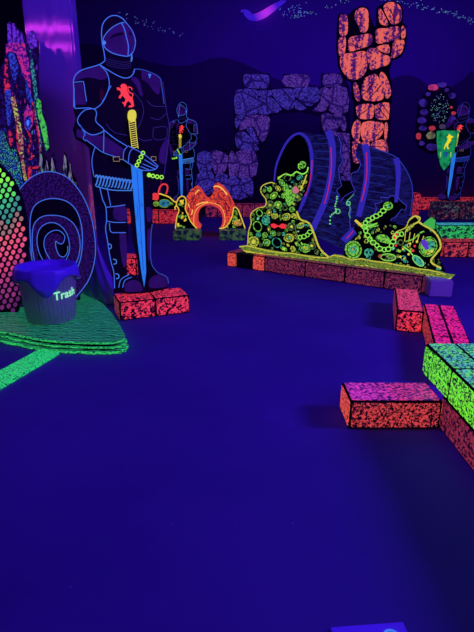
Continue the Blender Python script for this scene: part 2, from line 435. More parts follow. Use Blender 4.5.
# right foreground group
beam((.66, 2.46), (1.195, 2.46), .25, .18, 'long red brick border on the carpet, nearest the camera, lying across the floor', cuts=[0, 1], front=REDS, top=REDT, ends=ORNG)
beam((1.205, 2.47), (1.205, 1.35), -.33, .2, 'dark red brick border under the bright green bricks at the right edge', front=REDD, ends=REDS, n=2, top=REDD) if False else None
def beamL(x, y0, y1, wdt, h, z0, **k):   # runs along the view: the long left face is the painted front
    return beam((x, y1), (x, y0), wdt, h, k.pop('label'), z0=z0, **k)
beamL(1.205, .5, 2.50, .34, .2, 0, label='plum-red brick border on the floor beneath the bright green brick border', front=REDD, top=REDD, ends=REDS, cuts=[0, .5, 1])
beamL(1.195, .5, 2.80, .36, .2, .208, label='bright green brick border stacked on the plum-red one at the right edge', front=GREEN, top=GREENT, ends=GREEN, cuts=[0, .17, .43, .7, 1], split_top=True)
beam((1.30, 2.86), (1.82, 4.36), .01, .2, 'x', n=1) if False else None
# magenta run (its left long face is the front)
beam((1.80, 4.38), (1.40, 3.05), .27, .2, 'magenta-pink brick border between the green bricks and the barrel base', front=REDS, top=MAG, ends=MAG, cuts=[0, .33, .66, 1], split_top=True)
# small red brick
REDTT = glow('brick_red_pink', (222, 54, 76), base=(120, 45, 110), kind='noise', scale=60, thr=.48, soft=.04, dist=.8, dark=(50, 6, 60))
b0, b1 = fl(394, 332), fl(424, 332)
beam((1.475, 4.17), (1.70, 4.105), .80, .205, 'short red brick border end-on to the camera, just right of the open carpet', cuts=[0, 1], front=RED, top=REDTT, ends=REDD)
# long beam under the barrel and treasure
c0_, c1_ = fl(227, 266), fl(421, 294)
beam(c0_, c1_, .42, .215, 'long dark red brick base carrying the barrel and treasure cutouts', name='brick_plinth', cat='plinth',
     cuts=[0, .065, .16, .235, .46, .66, .84, 1], fronts=[ORNG, None, ORNG, REDV, REDV, REDV, REDV], tops=[REDV, None, REDS, REDV, REDV, REDV, REDV], ends=REDV)
p0 = fl(424, 297)
f = Mesh(); GREY = plain('grey_block', (175, 205, 185), .6, .3); p0.x += .05; f.box((p0.x, p0.y, 0), (.26, -.03, 0), (.03, .36, 0), (0, 0, .2), GREY, .012)
f.box((p0.x + .07, p0.y + .07, .2), (.12, 0, 0), (0, .12, 0), (0, 0, .004), GREY)
o = f.done('foam_block', origin=tuple(p0)); tag(o, 'plain grey-violet block at the right end of the long brick base', 'block')
# brick glimpsed between the knight's legs
beam((-1.72, 6.45), (-1.38, 6.40), .3, .25, 'small red brick glimpsed between the legs of the large knight', n=1, front=RED)
# behind, left: low red wall under the basket
REDF = glow('far_brick_red', (196, 44, 56), base=(70, 26, 60), kind='noise', scale=20, thr=.49, soft=.06, dist=1.5, dark=(40, 4, 40))
g0 = fl(149, 222)
beam((-2.95, 12.2), (-1.5, 12.2), .4, .34, 'red brick border behind the large knight, under the basket cutout', n=3, front=REDF)
REDM = glow('far_brick_dim', (130, 34, 60), base=(60, 26, 60), kind='noise', scale=18, thr=.5, soft=.06, dist=1.2, dark=(30, 5, 60))
beam((-.9, 13.75), (.85, 13.75), .3, .36, 'dim red brick border seen behind and through the orange tunnel', n=5, front=REDM, top=REDM)
# behind, right
REDFN = glow('far_brick_rust', (190, 56, 60), base=(60, 26, 50), kind='noise', scale=24, thr=.5, soft=.05, dist=1.3, dark=(26, 4, 40))
q0 = fl(436, 243)
beam((3.40, 7.75), (5.0, 7.75), .4, .25, 'rust-red brick border in front of the pale green one, at the far right edge', n=4, front=REDFN, top=REDFN)
STONF = glow('far_rubble', (80, 84, 84), base=(40, 34, 60), kind='noise', scale=16, thr=.56, soft=.05, dist=1.5, dark=(25, 8, 50), col2=(110, 50, 60), crack=2.2)
beam((3.93, 9.3), (5.6, 9.3), .42, .33, 'pale green brick border behind the rust-red one, far right', n=2, front=GRN2, top=TEAL)
beam((5.95, 15.9), (8.2, 15.9), .38, .38, 'bright red brick border below the green shield', n=4, front=REDF, z0=0.0)
beam((5.42, 13.15), (8.6, 13.15), .5, .455, 'dark rubble stone border in front of the right-hand knight', n=5, front=STONF, top=STONF)
beam((3.83, 10.6), (4.0, 10.6), .3, .85, 'narrow stack of red bricks rising behind the right edge of the barrel', n=1, front=REDF, name='brick_stack', cat='brick stack')

# ================================================================== LARGE KNIGHT
kd = (kb1 - kb0).normalized(); kq = Vector((-kd.y, kd.x, 0))
kA = kb0 + kq * .16; kB = kb1 + kq * .16; KZ = .195
root = thing('knight_cutout', 'tall outlined knight in armour holding a sword, on the red brick plinth beside the column', 'knight cutout', ((kA + kB) / 2) + Vector((0, 0, KZ)), None)
T = (72, 90, 4.74); HZ = (72, 10, 6.77); LG = (85, 180, 4.12); TR = (100, 60, 7.29); LN = (110, 70, 10.53)
def K_(push=0.0): return Art(kA, kB, push=push)
REDG = glow('red_haze_paint', (34, 2, 24), base=(30, 10, 22))
a = K_()
sil = [(101, 66), (84, 70), (76, 76), (73.3, 86), (73.6, 108), (76, 119), (73, 130), (76, 139), (85, 144), (93, 152), (92.6, 168), (94.5, 180), (99.5, 190), (103.5, 204), (105.8, 222), (107.8, 241), (111, 258), (113.5, 277), (114, 293), (128, 294), (142, 293.5), (152, 292),
       (160, 290.5), (167.5, 288.5), (168, 282), (165, 276.5), (158, 273), (151, 262), (151.5, 248), (152.3, 228), (152, 205), (152.5, 190), (158, 184), (163.5, 176), (168, 150), (169.2, 127), (166, 108), (164, 96), (162.3, 86), (155.5, 76), (144, 71), (134, 68), (131, 66), (130, 60), (116, 66), (104, 60)]
hole = [(125.5, 197), (128.5, 197), (131, 215), (133, 240), (138, 262), (139, 279), (127.5, 279), (126, 255), (128.5, 235), (127, 215)]
a.board(sil, BLACK, .03, holes=[hole])
# purple armour patches
a.zoom(*HZ)
a.poly([(22, 478), (38, 434), (110, 402), (185, 378), (225, 410), (238, 455), (200, 475), (150, 462), (90, 458)], PURP, 1, 3)
a.poly([(15, 500), (70, 492), (85, 560), (96, 640), (17, 640)], PURP, 1)
a.zoom(*TR)
a.poly([(262, 78), (300, 84), (306, 140), (345, 168), (390, 225), (425, 252), (440, 205), (432, 132), (345, 88)], PURP, 1, 3)
a.poly([(225, 140), (250, 122), (285, 150), (305, 215), (312, 262), (290, 256), (265, 190)], PURP, 1, 3)
a.poly([(0, 300), (25, 280), (30, 230), (0, 210)], REDG, 1, 3)
a.zoom(*T)
a.poly([(440, 240), (456, 232), (450, 330), (430, 350), (412, 330), (418, 280)], PURP, 1, 3)
a.poly([(40, 128), (62, 102), (98, 98), (108, 150), (140, 188), (78, 200), (48, 176)], REDG, 1, 3)
a.stroke([(430, -40), (446, 90), (460, 170), (455, 260), (436, 400)], .9, DIM, 2)
for q in ([(355, 50), (385, 76), (445, 78)], [(370, 130), (410, 140), (445, 112)], [(385, 180), (445, 176), (445, 228), (388, 232), (385, 180)], [(290, 10), (330, 60), (338, 110), (322, 160), (300, 200)], [(160, 160), (200, 200), (262, 215)], [(310, 225), (340, 240), (380, 235)]):
    a.stroke(q, .7, DIM, 2)
# shoulder / breastplate lines
a.zoom(*HZ)
a.stroke([(222, 345), (185, 370), (120, 390), (60, 410), (25, 440), (10, 480), (12, 540), (12, 660)], 1.1, LINE)
a.stroke([(185, 370), (240, 405), (300, 440), (350, 460), (390, 455), (415, 430), (424, 398)], 1.1, LINE)
a.stroke([(185, 370), (225, 410), (245, 450), (252, 510), (235, 570), (206, 620)], 1.0, LINE)
a.stroke([(15, 490), (70, 485), (80, 500), (98, 620)], .9, LINE)
a.zoom(*TR); a.stroke([(240, 90), (262, 66), (340, 80), (430, 125), (447, 180), (466, 320)], .9, LINEF)
a.poly([(350, 100), (374, 104), (360, 138)], LINE, 2)
a.zoom(*T)
a.stroke([(185, -20), (168, 10), (155, 40), (135, 70), (105, 90), (80, 85), (15, 88)], 1.0, LINE)
a.stroke([(14, 88), (10, 40), (10, -10)], .9, LINE)
a.stroke([(110, 270), (100, 300), (94, 345), (104, 410)], .9, LINE)
a.done('painted_body', root)
# gorget band
a = K_(.012); a.zoom(*HZ)
a.board([(232, 310), (290, 322), (345, 330), (400, 325), (402, 400), (385, 440), (345, 448), (300, 428), (240, 395), (222, 360)], BLACK, .012)
for k in range(4): a.stroke([(228, 330 + k * 14), (300, 350 + k * 14), (360, 356 + k * 14), (398, 345 + k * 14)], .5, DIM)
a.done('gorget', root)
# helmet with visor
a = K_(.014); a.zoom(*HZ)
a.board([(222, 345), (205, 240), (198, 170), (203, 110), (225, 70), (260, 45), (300, 42), (340, 62), (368, 95), (402, 140), (422, 190), (426, 230), (416, 275), (402, 300), (398, 350), (345, 350), (280, 345)], BLACK, .014)
a.stroke([(222, 345), (215, 290), (205, 240), (198, 170), (203, 110), (225, 70), (260, 45), (300, 42), (340, 62), (368, 95), (402, 140), (422, 190), (426, 230), (416, 275), (402, 300), (398, 352)], 1.1, LINE)
a.stroke([(398, 300), (404, 330), (396, 352)], 1.0, SKY, 3)
hm = a.done('helmet', root)
a = K_(.022); a.zoom(*HZ)
vis = [(210, 195), (235, 155), (280, 115), (330, 92), (368, 98), (400, 140), (420, 190), (424, 230), (412, 285), (380, 314), (330, 312), (270, 295), (225, 265), (208, 232)]
a.board(vis, PURP, .01)
a.poly([(250, 200), (268, 178), (300, 162), (342, 156), (338, 172), (300, 180)], BLACK, 1, 3); a.poly([(384, 150), (405, 168), (402, 178), (386, 170)], BLACK, 1)
for x, y in ((305, 225), (322, 218), (340, 212), (312, 248), (330, 242), (346, 240), (326, 262), (392, 225), (400, 240), (394, 260)): a.ell(x, y, 3, 3, BLACK, 1, seg=6)
a.stroke([(208, 232), (210, 195), (235, 155), (280, 115), (330, 92), (352, 92)], 1.0, LINE); a.stroke([(210, 235), (225, 265), (270, 295), (330, 312), (380, 315), (412, 285)], 1.1, LINE)
a.stroke([(330, 92), (350, 130), (365, 190), (378, 250), (375, 312)], 1.1, LINE)
a.ell(215, 226, 12, 14, SKY, 3)
a.done('visor', hm)
# lion
a = K_(.002); a.zoom(*LN)
a.poly([(120, 150), (150, 145), (172, 160), (182, 185), (176, 205), (190, 235), (203, 270), (238, 300), (247, 345), (252, 380), (228, 396), (190, 392), (200, 375), (224, 368), (212, 342), (192, 328), (172, 345), (166, 372), (150, 390), (145, 365), (122, 340), (150, 340), (162, 310), (146, 287), (125, 270), (112, 302), (88, 295), (98, 270), (115, 250), (105, 218), (74, 210), (68, 185), (95, 185), (118, 198), (108, 170)], LION, 2)
a.stroke([(225, 300), (240, 255), (212, 242), (190, 212), (192, 182), (222, 188), (230, 212)], 1.1, LION, 2)
o = a.done('lion_emblem', root); o['label'] = 'red rampant lion emblem'
# arm with elbow plate and glove
a = K_(.016); a.zoom(*T)
a.board([(15, 100), (60, 95), (100, 90), (115, 110), (112, 150), (150, 190), (200, 230), (260, 268), (250, 330), (150, 300), (100, 262), (60, 240), (20, 225), (12, 180), (25, 150)], BLACK, .014)
a.poly([(22, 182), (60, 206), (75, 212), (152, 218), (250, 284), (240, 328), (150, 292), (75, 240), (20, 222)], PURP, 1)
a.stroke([(60, 95), (100, 90), (115, 110), (112, 150), (150, 190), (110, 212), (75, 207), (45, 180), (25, 150), (35, 120), (60, 95)], 1.0, LINE)
a.stroke([(36, 165), (46, 182), (56, 200), (62, 215)], 1.4, LINEF, 3); a.stroke([(46, 190), (60, 205), (52, 230), (64, 242)], .8, LINE, 3)
a.stroke([(150, 190), (200, 230), (262, 268)], 1.0, LINE); a.stroke([(150, 190), (149, 240), (148, 297)], .9, LINE); a.stroke([(64, 236), (110, 270), (148, 297), (240, 328)], .9, LINE)
ar = a.done('arm', root)
# sword
a = K_(.018)
a.board([(130.8, 163), (141.5, 163), (142.6, 185), (144.6, 240), (145.8, 272), (143.8, 287), (141, 270), (137.3, 240), (132.5, 185)], BLADE, .016)
a.stroke([(136.5, 170), (138.5, 200), (141, 240), (143, 270)], .7, glow('blade_fuller', (24, 70, 190)), 1)
sw = a.done('sword_blade', root)
a = K_(.03); a.zoom(*T)
a.board([(264, 145), (298, 145), (311, 278), (279, 278)], BLACK, .014); a.board([(192, 316), (238, 322), (238, 342), (195, 336)], BLACK, .012); a.board([(300, 316), (396, 316), (396, 336), (300, 336)], BLACK, .012)
a.stroke([(266, 145), (273, 210), (281, 278)], .6, YEL, 2, sm=0); a.stroke([(297, 145), (302, 210), (310, 278)], .6, YEL, 2, sm=0)
for k in range(13):
    y = 150 + k * 10; x = 266 + k * 1.1; a.stroke([(x, y + 6), (x + 31, y - 1)], .75, YEL, 2, sm=0)
OCH = glow('guard_ochre', (150, 120, 90))
a.stroke([(192, 318), (222, 316), (222, 338), (194, 338), (192, 318)], .6, OCH, 2, sm=0); a.stroke([(222, 328), (240, 330)], .6, OCH, 2, sm=0); a.stroke([(372, 316), (394, 316), (394, 334), (372, 334), (372, 316)], .6, OCH, 2, sm=0)
hl = a.done('sword_hilt', root)
a = K_(.034); a.zoom(*T); a.board([(262, 118), (268, 100), (282, 95), (296, 100), (302, 120), (298, 142), (288, 152), (272, 150), (264, 140)], YEL, .02, sm=3); a.done('pommel', hl)
a = K_(.044); a.zoom(*T)
a.board([(260, 265), (240, 290), (238, 330), (285, 360), (330, 380), (385, 377), (402, 360), (350, 315), (310, 290)], BLACK, .016, sm=2)
a.stroke([(262, 265), (242, 290), (238, 330)], .9, LINE); a.stroke([(285, 275), (268, 300), (262, 346)], .9, LINE)
a.stroke([(260, 265), (310, 290), (350, 315), (402, 360)], .9, LINE); a.stroke([(238, 330), (285, 360), (330, 380), (385, 377), (402, 360)], 1.0, LINE)
a.stroke([(330, 350), (388, 374)], .9, LINE, sm=0); a.stroke([(338, 330), (398, 366)], .9, LINE, sm=0); a.stroke([(320, 362), (360, 378)], .9, LINE, sm=0)
for x, y in ((331, 299), (322, 318), (312, 338), (303, 356)): a.ring(x, y, 8, 8, 1.1, STUD, 2)
a.done('gauntlet', root)
a = K_(.012); a.zoom(*T)
for x, y in ((364, 403), (382, 407), (402, 411), (423, 413)): a.ring(x, y, 8, 8, 1.1, STUD, 1)
a.ell(364, 403, 5, 10, STUD, 1); a.done('belt_stud', root)
# mail skirt band
a = K_(.01); a.zoom(*T)
a.board([(103, 398), (190, 412), (284, 428), (284, 476), (190, 474), (112, 456)], BLACK, .01)
for k in range(12):
    x = 108 + k * 15; y = 403 + k * 2.2
    a.stroke([(x, y + 10), (x + 7, y), (x + 14, y + 12), (x + 8, y + 38), (x + 2, y + 50 - k * .6)], 1.3, BELT, 2)
a.stroke([(108, 412), (190, 422), (284, 440)], 1.0, LINEF, 1); a.stroke([(112, 456), (190, 474), (284, 476)], 1.0, BELT, 1)
a.done('mail_skirt', root)
# leg armour
def leg_piece(nm, ops, bd):
    a = K_(.008); a.zoom(*LG); a.board(bd, BLACK, .008); ops(a); return a.done(nm, root)
def lleg(a):
    a.poly([(118, 112), (165, 106), (170, 165), (120, 160)], PURP, 1, 2); a.poly([(140, 225), (168, 222), (172, 300), (166, 358), (152, 340)], PURP, 1, 2)
    a.stroke([(60, 30), (72, 80), (85, 112), (88, 165), (84, 200), (92, 250), (105, 330), (118, 380), (121, 445)], 1.0, LINE)
    a.stroke([(90, 30), (105, 106)], .9, LINE, sm=0); a.stroke([(85, 112), (125, 108), (165, 102)], .9, LINE)
    a.stroke([(88, 168), (120, 174), (168, 174)], .9, LINE); a.stroke([(100, 176), (105, 212), (135, 216), (168, 216)], .9, LINE)
    for x, y in ((98, 272), (119, 335), (129, 395)): a.stroke([(x - 4, y - 10), (x + 8, y - 6), (x + 9, y + 7), (x - 2, y + 11)], .9, SKY, 2)
leg_piece('leg', lleg, [(48, 22), (160, 40), (172, 110), (172, 215), (172, 300), (172, 385), (125, 440), (117, 440), (104, 332), (90, 250), (82, 200), (84, 115), (64, 70)])
def rleg(a):
    a.poly([(252, 112), (274, 120), (276, 160), (256, 172)], PURP, 1, 2); a.poly([(256, 205), (273, 208), (270, 300), (262, 335), (255, 270)], PURP, 1, 2)
    a.stroke([(276, 180), (270, 240), (272, 340), (300, 382)], .9, LINEF)
leg_piece('leg', rleg, [(240, 60), (278, 60), (278, 170), (272, 240), (274, 338), (300, 384), (262, 400), (250, 330)])
def lboot(a):
    a.poly([(162, 445), (166, 425), (195, 410), (225, 420), (236, 445), (232, 458), (170, 460)], PURP, 1, 2)
    a.stroke([(138, 442), (148, 408), (182, 388)], .9, LINE); a.stroke([(154, 442), (164, 412), (192, 399)], .9, LINE)
leg_piece('boot', lboot, [(124, 440), (150, 395), (190, 385), (228, 412), (240, 450), (236, 466), (126, 466)])
def rboot(a):
    a.poly([(262, 425), (270, 402), (300, 388), (335, 398), (342, 424), (330, 440), (270, 444)], PURP, 1, 2); a.stroke([(300, 382), (335, 398), (343, 425)], .9, LINEF)
leg_piece('boot', rboot, [(254, 420), (262, 400), (300, 383), (336, 397), (344, 428), (336, 446), (256, 455)])

# two distant knights: the same cutout, mirrored
def far_knight(px_head, px_foot_y, Y, label, zbase):
    k = copy_tree(root); k['label'] = label; k['group'] = 'distant knight cutouts'
    d = ray(px_head, 165); X = d.x * Y / d.y
    return k, X
k1, X = far_knight(178.5, 203, 13.0, 'small far knight cutout left of centre, holding a blue sword behind the orange tunnel', .4)
k1.location = (X, 13.0, .42); k1.scale = (-1.0, 1, 1); 
k2, X = far_knight(449.5, 203, 13.4, 'far knight cutout at the right edge, partly behind the green shield', .4)
k2.location = (X, 13.4, .46); k2.scale = (-1.0, 1, 1)
PL = plain('plinth_dark', (40, 28, 60), .7, .2)
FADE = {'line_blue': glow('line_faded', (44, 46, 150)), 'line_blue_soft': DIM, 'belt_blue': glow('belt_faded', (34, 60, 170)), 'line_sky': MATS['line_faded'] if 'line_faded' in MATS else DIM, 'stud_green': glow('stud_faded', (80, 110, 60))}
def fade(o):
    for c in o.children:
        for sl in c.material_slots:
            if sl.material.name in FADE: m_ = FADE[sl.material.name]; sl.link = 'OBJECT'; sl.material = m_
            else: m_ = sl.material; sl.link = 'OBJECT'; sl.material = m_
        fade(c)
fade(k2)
for k in (k1,):
    f = Mesh(); x, y, z = k.location; f.box((x - .55, y - .25, 0), (1.1, 0, 0), (0, .5, 0), (0, 0, z), PL, .02)
    o = f.done('plinth', origin=(x, y, 0)); tag(o, 'dark box plinth under the ' + ('left far knight cutout' if k is k1 else 'right far knight cutout'), 'plinth')

# green shield
sA = (5.5, 13.33); sB = (6.6, 13.33)
sh = thing('shield', 'green pointed shield with a yellow rearing horse, in front of the right-hand knight', 'shield', Art(sA, sB).pt((450, 168)))
Z6 = (435, 120, 7.03)
a = Art(sA, sB, Z6)
a.board([(12, 78), (60, 72), (110, 76), (172, 72), (160, 150), (130, 250), (95, 320), (62, 355), (40, 320), (20, 250), (12, 150)], glow('shield_green', (22, 140, 84), base=(30, 80, 60), kind='noise', scale=7, thr=.42, soft=.1, dark=(6, 90, 60)), .04, edge=BLACK)
for x in (38, 62, 82, 110): a.poly([(x - 4, 225), (x + 5, 225), (x + 3, 262), (x - 3, 262)], glow('shield_mark_pale', (140, 190, 120)) if x in (38, 110) else glow('shield_mark_blue', (20, 50, 150)), 1)
a.done('shield_board', sh)
a = Art(sA, sB, Z6, .01)
a.poly([(98, 95), (108, 108), (118, 112), (130, 120), (112, 128), (112, 145), (100, 160), (92, 172), (90, 188), (100, 205), (84, 200), (78, 180), (70, 192), (66, 208), (60, 200), (70, 172), (84, 150), (88, 128), (80, 120), (90, 112)], glow('horse_yellow', (240, 215, 40)), 1)
o = a.done('horse_emblem', sh); o['label'] = 'yellow rearing horse emblem'

# round stone portal on the back wall
po = thing('stone_portal', 'ring of violet and pink stones around a star-speckled opening, on the back wall', 'portal cutout', Art((0, RY1 - .07), (1, RY1 - .07)).pt((440, 151)))
Z5 = (404, 70, 4.86)
a = Art((0, RY1 - .07), (1, RY1 - .07), Z5)
a.board([(95, 120), (130, 75), (180, 55), (220, 80), (250, 115), (255, 180), (258, 250), (250, 330), (200, 390), (120, 400), (70, 370), (55, 320), (62, 240), (72, 160)], BLACK, .025)
a.done('backing_board', po)
a = Art((0, RY1 - .07), (1, RY1 - .07), Z5)
for _ in range(95):
    r_, t = math.sqrt(random.random()), random.uniform(0, 6.283)
    a.ell(172 + 44 * r_ * math.cos(t), 188 + 76 * r_ * math.sin(t), 1.5, 1.5, random.choice((STAR, STARG, STARG)), 2, seg=5)
a.done('star_field', po)
PS = {'v': glow('portal_violet', (52, 30, 130), kind='noise', scale=4, thr=.45, soft=.1, dark=(24, 8, 80)), 'p': glow('portal_pink', (180, 50, 110), kind='noise', scale=4, thr=.42, soft=.1, dark=(70, 20, 90)),
      'r': glow('portal_red', (160, 45, 60)), 'o': glow('portal_olive', (110, 110, 80), kind='noise', scale=4, thr=.45, soft=.1), 'g': glow('portal_grey', (60, 50, 80))}
for x, y, rx, ry, c in ((140, 85, 24, 16, 'p'), (182, 72, 25, 13, 'v'), (208, 98, 11, 10, 'v'), (232, 125, 18, 16, 'v'), (115, 118, 12, 10, 'v'), (92, 160, 20, 20, 'v'), (97, 205, 19, 16, 'v'), (85, 245, 22, 17, 'v'), (90, 283, 18, 13, 'v'), (70, 322, 13, 17, 'r'), (85, 356, 13, 11, 'v'), (135, 375, 28, 18, 'v'), (240, 210, 11, 9, 'r'), (228, 182, 7, 7, 'r'), (130, 318, 23, 19, 'o'), (233, 245, 20, 24, 'v'), (135, 283, 16, 12, 'r'), (186, 275, 17, 12, 'g')):
    a = Art((0, RY1 - .07), (1, RY1 - .07), Z5, .004)
    pts = []
    for k in range(12):
        t = 2 * math.pi * k / 12; w_ = random.uniform(.88, 1.08); pts.append((x + rx * w_ * math.cos(t), y + ry * w_ * math.sin(t)))
    a.board(pts, PS[c], .02, off=.025, sm=2); a.done('stone', po)

# ================================================================== STONE ARCH RUIN
aA, aB = (-3, 14.2), (4, 14.2)
SB = glow('stone_blue', (58, 46, 160), base=(24, 18, 60), kind='noise', scale=30, thr=.5, soft=.07, dist=.6, dark=(22, 10, 84), crack=2.1)
SP_ = glow('stone_violet', (84, 48, 146), base=(30, 16, 56), kind='noise', scale=30, thr=.5, soft=.09, dist=.6, dark=(30, 14, 96), crack=2.0)
arch = thing('arch_ruin', 'ruined castle arch cutout of blue-violet cracked stones standing behind the barrel', 'arch cutout', (1.6, 14.2, 0))
a = Art(aA, aB)
def zz(pts, z): return [(z[0] + x / z[2], z[1] + y / z[2]) for x, y in pts]
WB = plain('arch_black', (34, 24, 50), .8, .1)
bot = lambda x: (x, 229)
a.board([(196, 152), (234, 149), (233, 92), (241, 88), (242, 73), (270, 73), (271, 88), (283, 88), (283, 74), (309, 74), (310, 88), (321, 88), (321, 73), (343, 73), (350, 88), (350, 130), (358, 134), (362, 182), (362, 214.8), (330, 214.8), (330, 150), (321, 134), (320, 116), (300, 112), (272, 115), (268, 140), (258, 155), (258, 214.8), (196, 214.8)], WB, .06)
a.done('backing_board', arch)
ZA = (230, 60, 3.95)
stones = [[(52, 62), (70, 55), (145, 58), (155, 75), (152, 105), (140, 112), (70, 110), (54, 95)], [(215, 62), (308, 58), (308, 100), (295, 106), (215, 104)], [(368, 70), (380, 56), (435, 58), (438, 100), (372, 104)],
 [(22, 120), (104, 118), (110, 140), (108, 212), (30, 215), (20, 200)], [(112, 122), (160, 120), (165, 140), (116, 142)], [(115, 148), (160, 146), (205, 195), (160, 212), (115, 214)], [(168, 118), (245, 114), (255, 150), (248, 192), (215, 194), (168, 140)],
 [(252, 112), (345, 108), (356, 150), (330, 175), (305, 182), (258, 145)], [(256, 156), (300, 185), (290, 198), (258, 192)], [(358, 112), (390, 114), (388, 180), (365, 205), (325, 200), (358, 165)], [(394, 112), (460, 110), (465, 205), (400, 208), (392, 180)],
 [(22, 222), (60, 220), (30, 270), (22, 265)], [(64, 222), (150, 222), (156, 250), (150, 290), (128, 325), (110, 300), (90, 262), (36, 280)], [(22, 290), (60, 285), (108, 340), (106, 358), (40, 352), (24, 335)], [(66, 275), (88, 268), (112, 318), (106, 332)],
 [(22, 364), (100, 362), (103, 455), (24, 460)], [(-4, 372), (16, 365), (18, 455), (-4, 455)], [(-4, 464), (30, 464), (70, 540), (-4, 545)], [(36, 464), (88, 464), (90, 535), (74, 535)],
 [(365, 212), (400, 215), (430, 270), (400, 288), (372, 285), (360, 240)], [(408, 215), (440, 212), (458, 240), (455, 282), (435, 265)], [(380, 292), (455, 288), (475, 300), (478, 360), (440, 370)], [(420, 372), (470, 368), (500, 400), (500, 450), (440, 452)], [(440, 460), (500, 456), (505, 520), (445, 520)],
 [(-130, 372), (-80, 362), (-70, 430), (-120, 445)], [(-76, 362), (-40, 360), (-8, 380), (-20, 440), (-60, 448)], [(-130, 452), (-70, 440), (-60, 520), (-128, 530)], [(-56, 455), (-10, 455), (-8, 540), (-52, 530)], [(355, 470), (430, 468), (430, 540), (360, 540)]]
for i, s_ in enumerate(stones):
    a = Art(aA, aB, ZA, .012); mt = SP_ if i in (1, 2, 9, 10, 12, 15, 16, 19, 20, 21, 22, 23, 25) else SB
    cx = sum(p[0] for p in s_) / len(s_); cy = sum(p[1] for p in s_) / len(s_)
    a.board(smooth(s_, True, 2), mt, .012); a.done('stone', arch)

# ================================================================== STONE FIST
fA, fB = (0, 10.6), (5, 10.6)
FS = glow('fist_orange', (226, 98, 78), base=(100, 50, 60), kind='streak', scale=26, thr=.53, soft=.06, dark=(90, 26, 120), stretch=(1, 1, 1))
fist = thing('stone_fist', 'tall orange stone forearm and fist cutout rising behind the barrel', 'fist cutout', (3.0, 10.6, 0))
ZF = (330, 0, 4.21)
a = Art(fA, fB, ZF)
FB = plain('fist_black', (16, 10, 26), .8, .1)
a.board([(36, 60), (55, 55), (78, 62), (98, 40), (128, 25), (160, 30), (170, 70), (185, 110), (196, 110), (198, 30), (230, 10), (262, 2), (296, 14), (310, 48), (306, 95), (322, 110), (324, 165), (318, 205), (300, 240), (262, 256), (250, 300), (262, 370), (262, 420), (255, 440), (255, 500), (250, 600), (246, 720), (246, 1000), (80, 1000), (88, 700), (86, 560), (100, 500), (103, 440), (92, 400), (90, 345), (60, 330), (36, 280), (28, 200), (30, 120)], FB, .06)
a.done('backing_board', fist)
fs = [[(42, 65), (68, 62), (75, 90), (72, 145), (42, 150), (38, 100)], [(40, 158), (64, 155), (66, 200), (58, 228), (40, 235), (34, 190)], [(108, 45), (130, 32), (155, 38), (163, 70), (158, 130), (130, 137), (118, 105), (104, 80)],
 [(80, 160), (120, 148), (172, 142), (180, 170), (170, 190), (130, 205), (82, 218), (76, 190)], [(45, 232), (85, 222), (145, 214), (155, 240), (156, 290), (135, 325), (95, 340), (65, 320), (42, 280)],
 [(158, 205), (190, 202), (215, 225), (255, 240), (250, 270), (210, 285), (172, 297), (162, 270), (152, 235)], [(232, 15), (262, 8), (290, 20), (303, 50), (298, 90), (270, 105), (255, 98), (225, 40)], [(205, 35), (222, 50), (245, 105), (215, 103), (205, 80)],
 [(195, 122), (240, 118), (290, 112), (293, 160), (270, 170), (200, 185), (190, 150)], [(300, 115), (308, 108), (317, 125), (316, 158), (302, 162), (298, 140)], [(195, 198), (245, 188), (250, 222), (225, 222)], [(270, 172), (310, 168), (310, 200), (295, 230), (258, 245), (262, 200)],
 [(150, 325), (190, 310), (212, 340), (225, 385), (222, 420), (180, 428), (138, 418), (130, 380), (140, 345)], [(98, 350), (115, 355), (128, 410), (118, 430), (102, 400)], [(215, 300), (235, 318), (255, 370), (254, 405), (235, 415), (222, 370), (208, 325)],
 [(115, 442), (180, 438), (186, 470), (175, 500), (125, 500), (110, 475)], [(192, 440), (248, 432), (248, 490), (240, 505), (195, 500), (190, 465)], [(105, 508), (127, 508), (127, 560), (120, 590), (100, 585), (90, 550)],
 [(135, 515), (220, 515), (222, 560), (190, 592), (135, 590)], [(231, 520), (242, 522), (241, 583), (229, 583)], [(95, 596), (127, 596), (127, 680), (98, 680)], [(172, 602), (238, 592), (238, 680), (175, 680)], [(133, 600), (165, 600), (165, 680), (133, 680)]]
cr = {12: [[(140, 400), (185, 345)], [(160, 420), (215, 360)]], 15: [[(115, 490), (178, 445)]], 16: [[(195, 445), (240, 500)], [(215, 436), (247, 480)]], 18: [[(180, 590), (222, 540)]], 3: [[(85, 180), (130, 205)], [(120, 150), (125, 175)]], 6: [[(240, 30), (262, 60), (270, 100)]]}
for i, s_ in enumerate(fs):
    a = Art(fA, fB, ZF, .014); s_ = shrink(s_, .965); a.board(smooth(s_, True, 3), FS, .014)
    for c in cr.get(i, []): a.stroke(c, .8, FB, 1, sm=0)
    a.done('stone', fist)

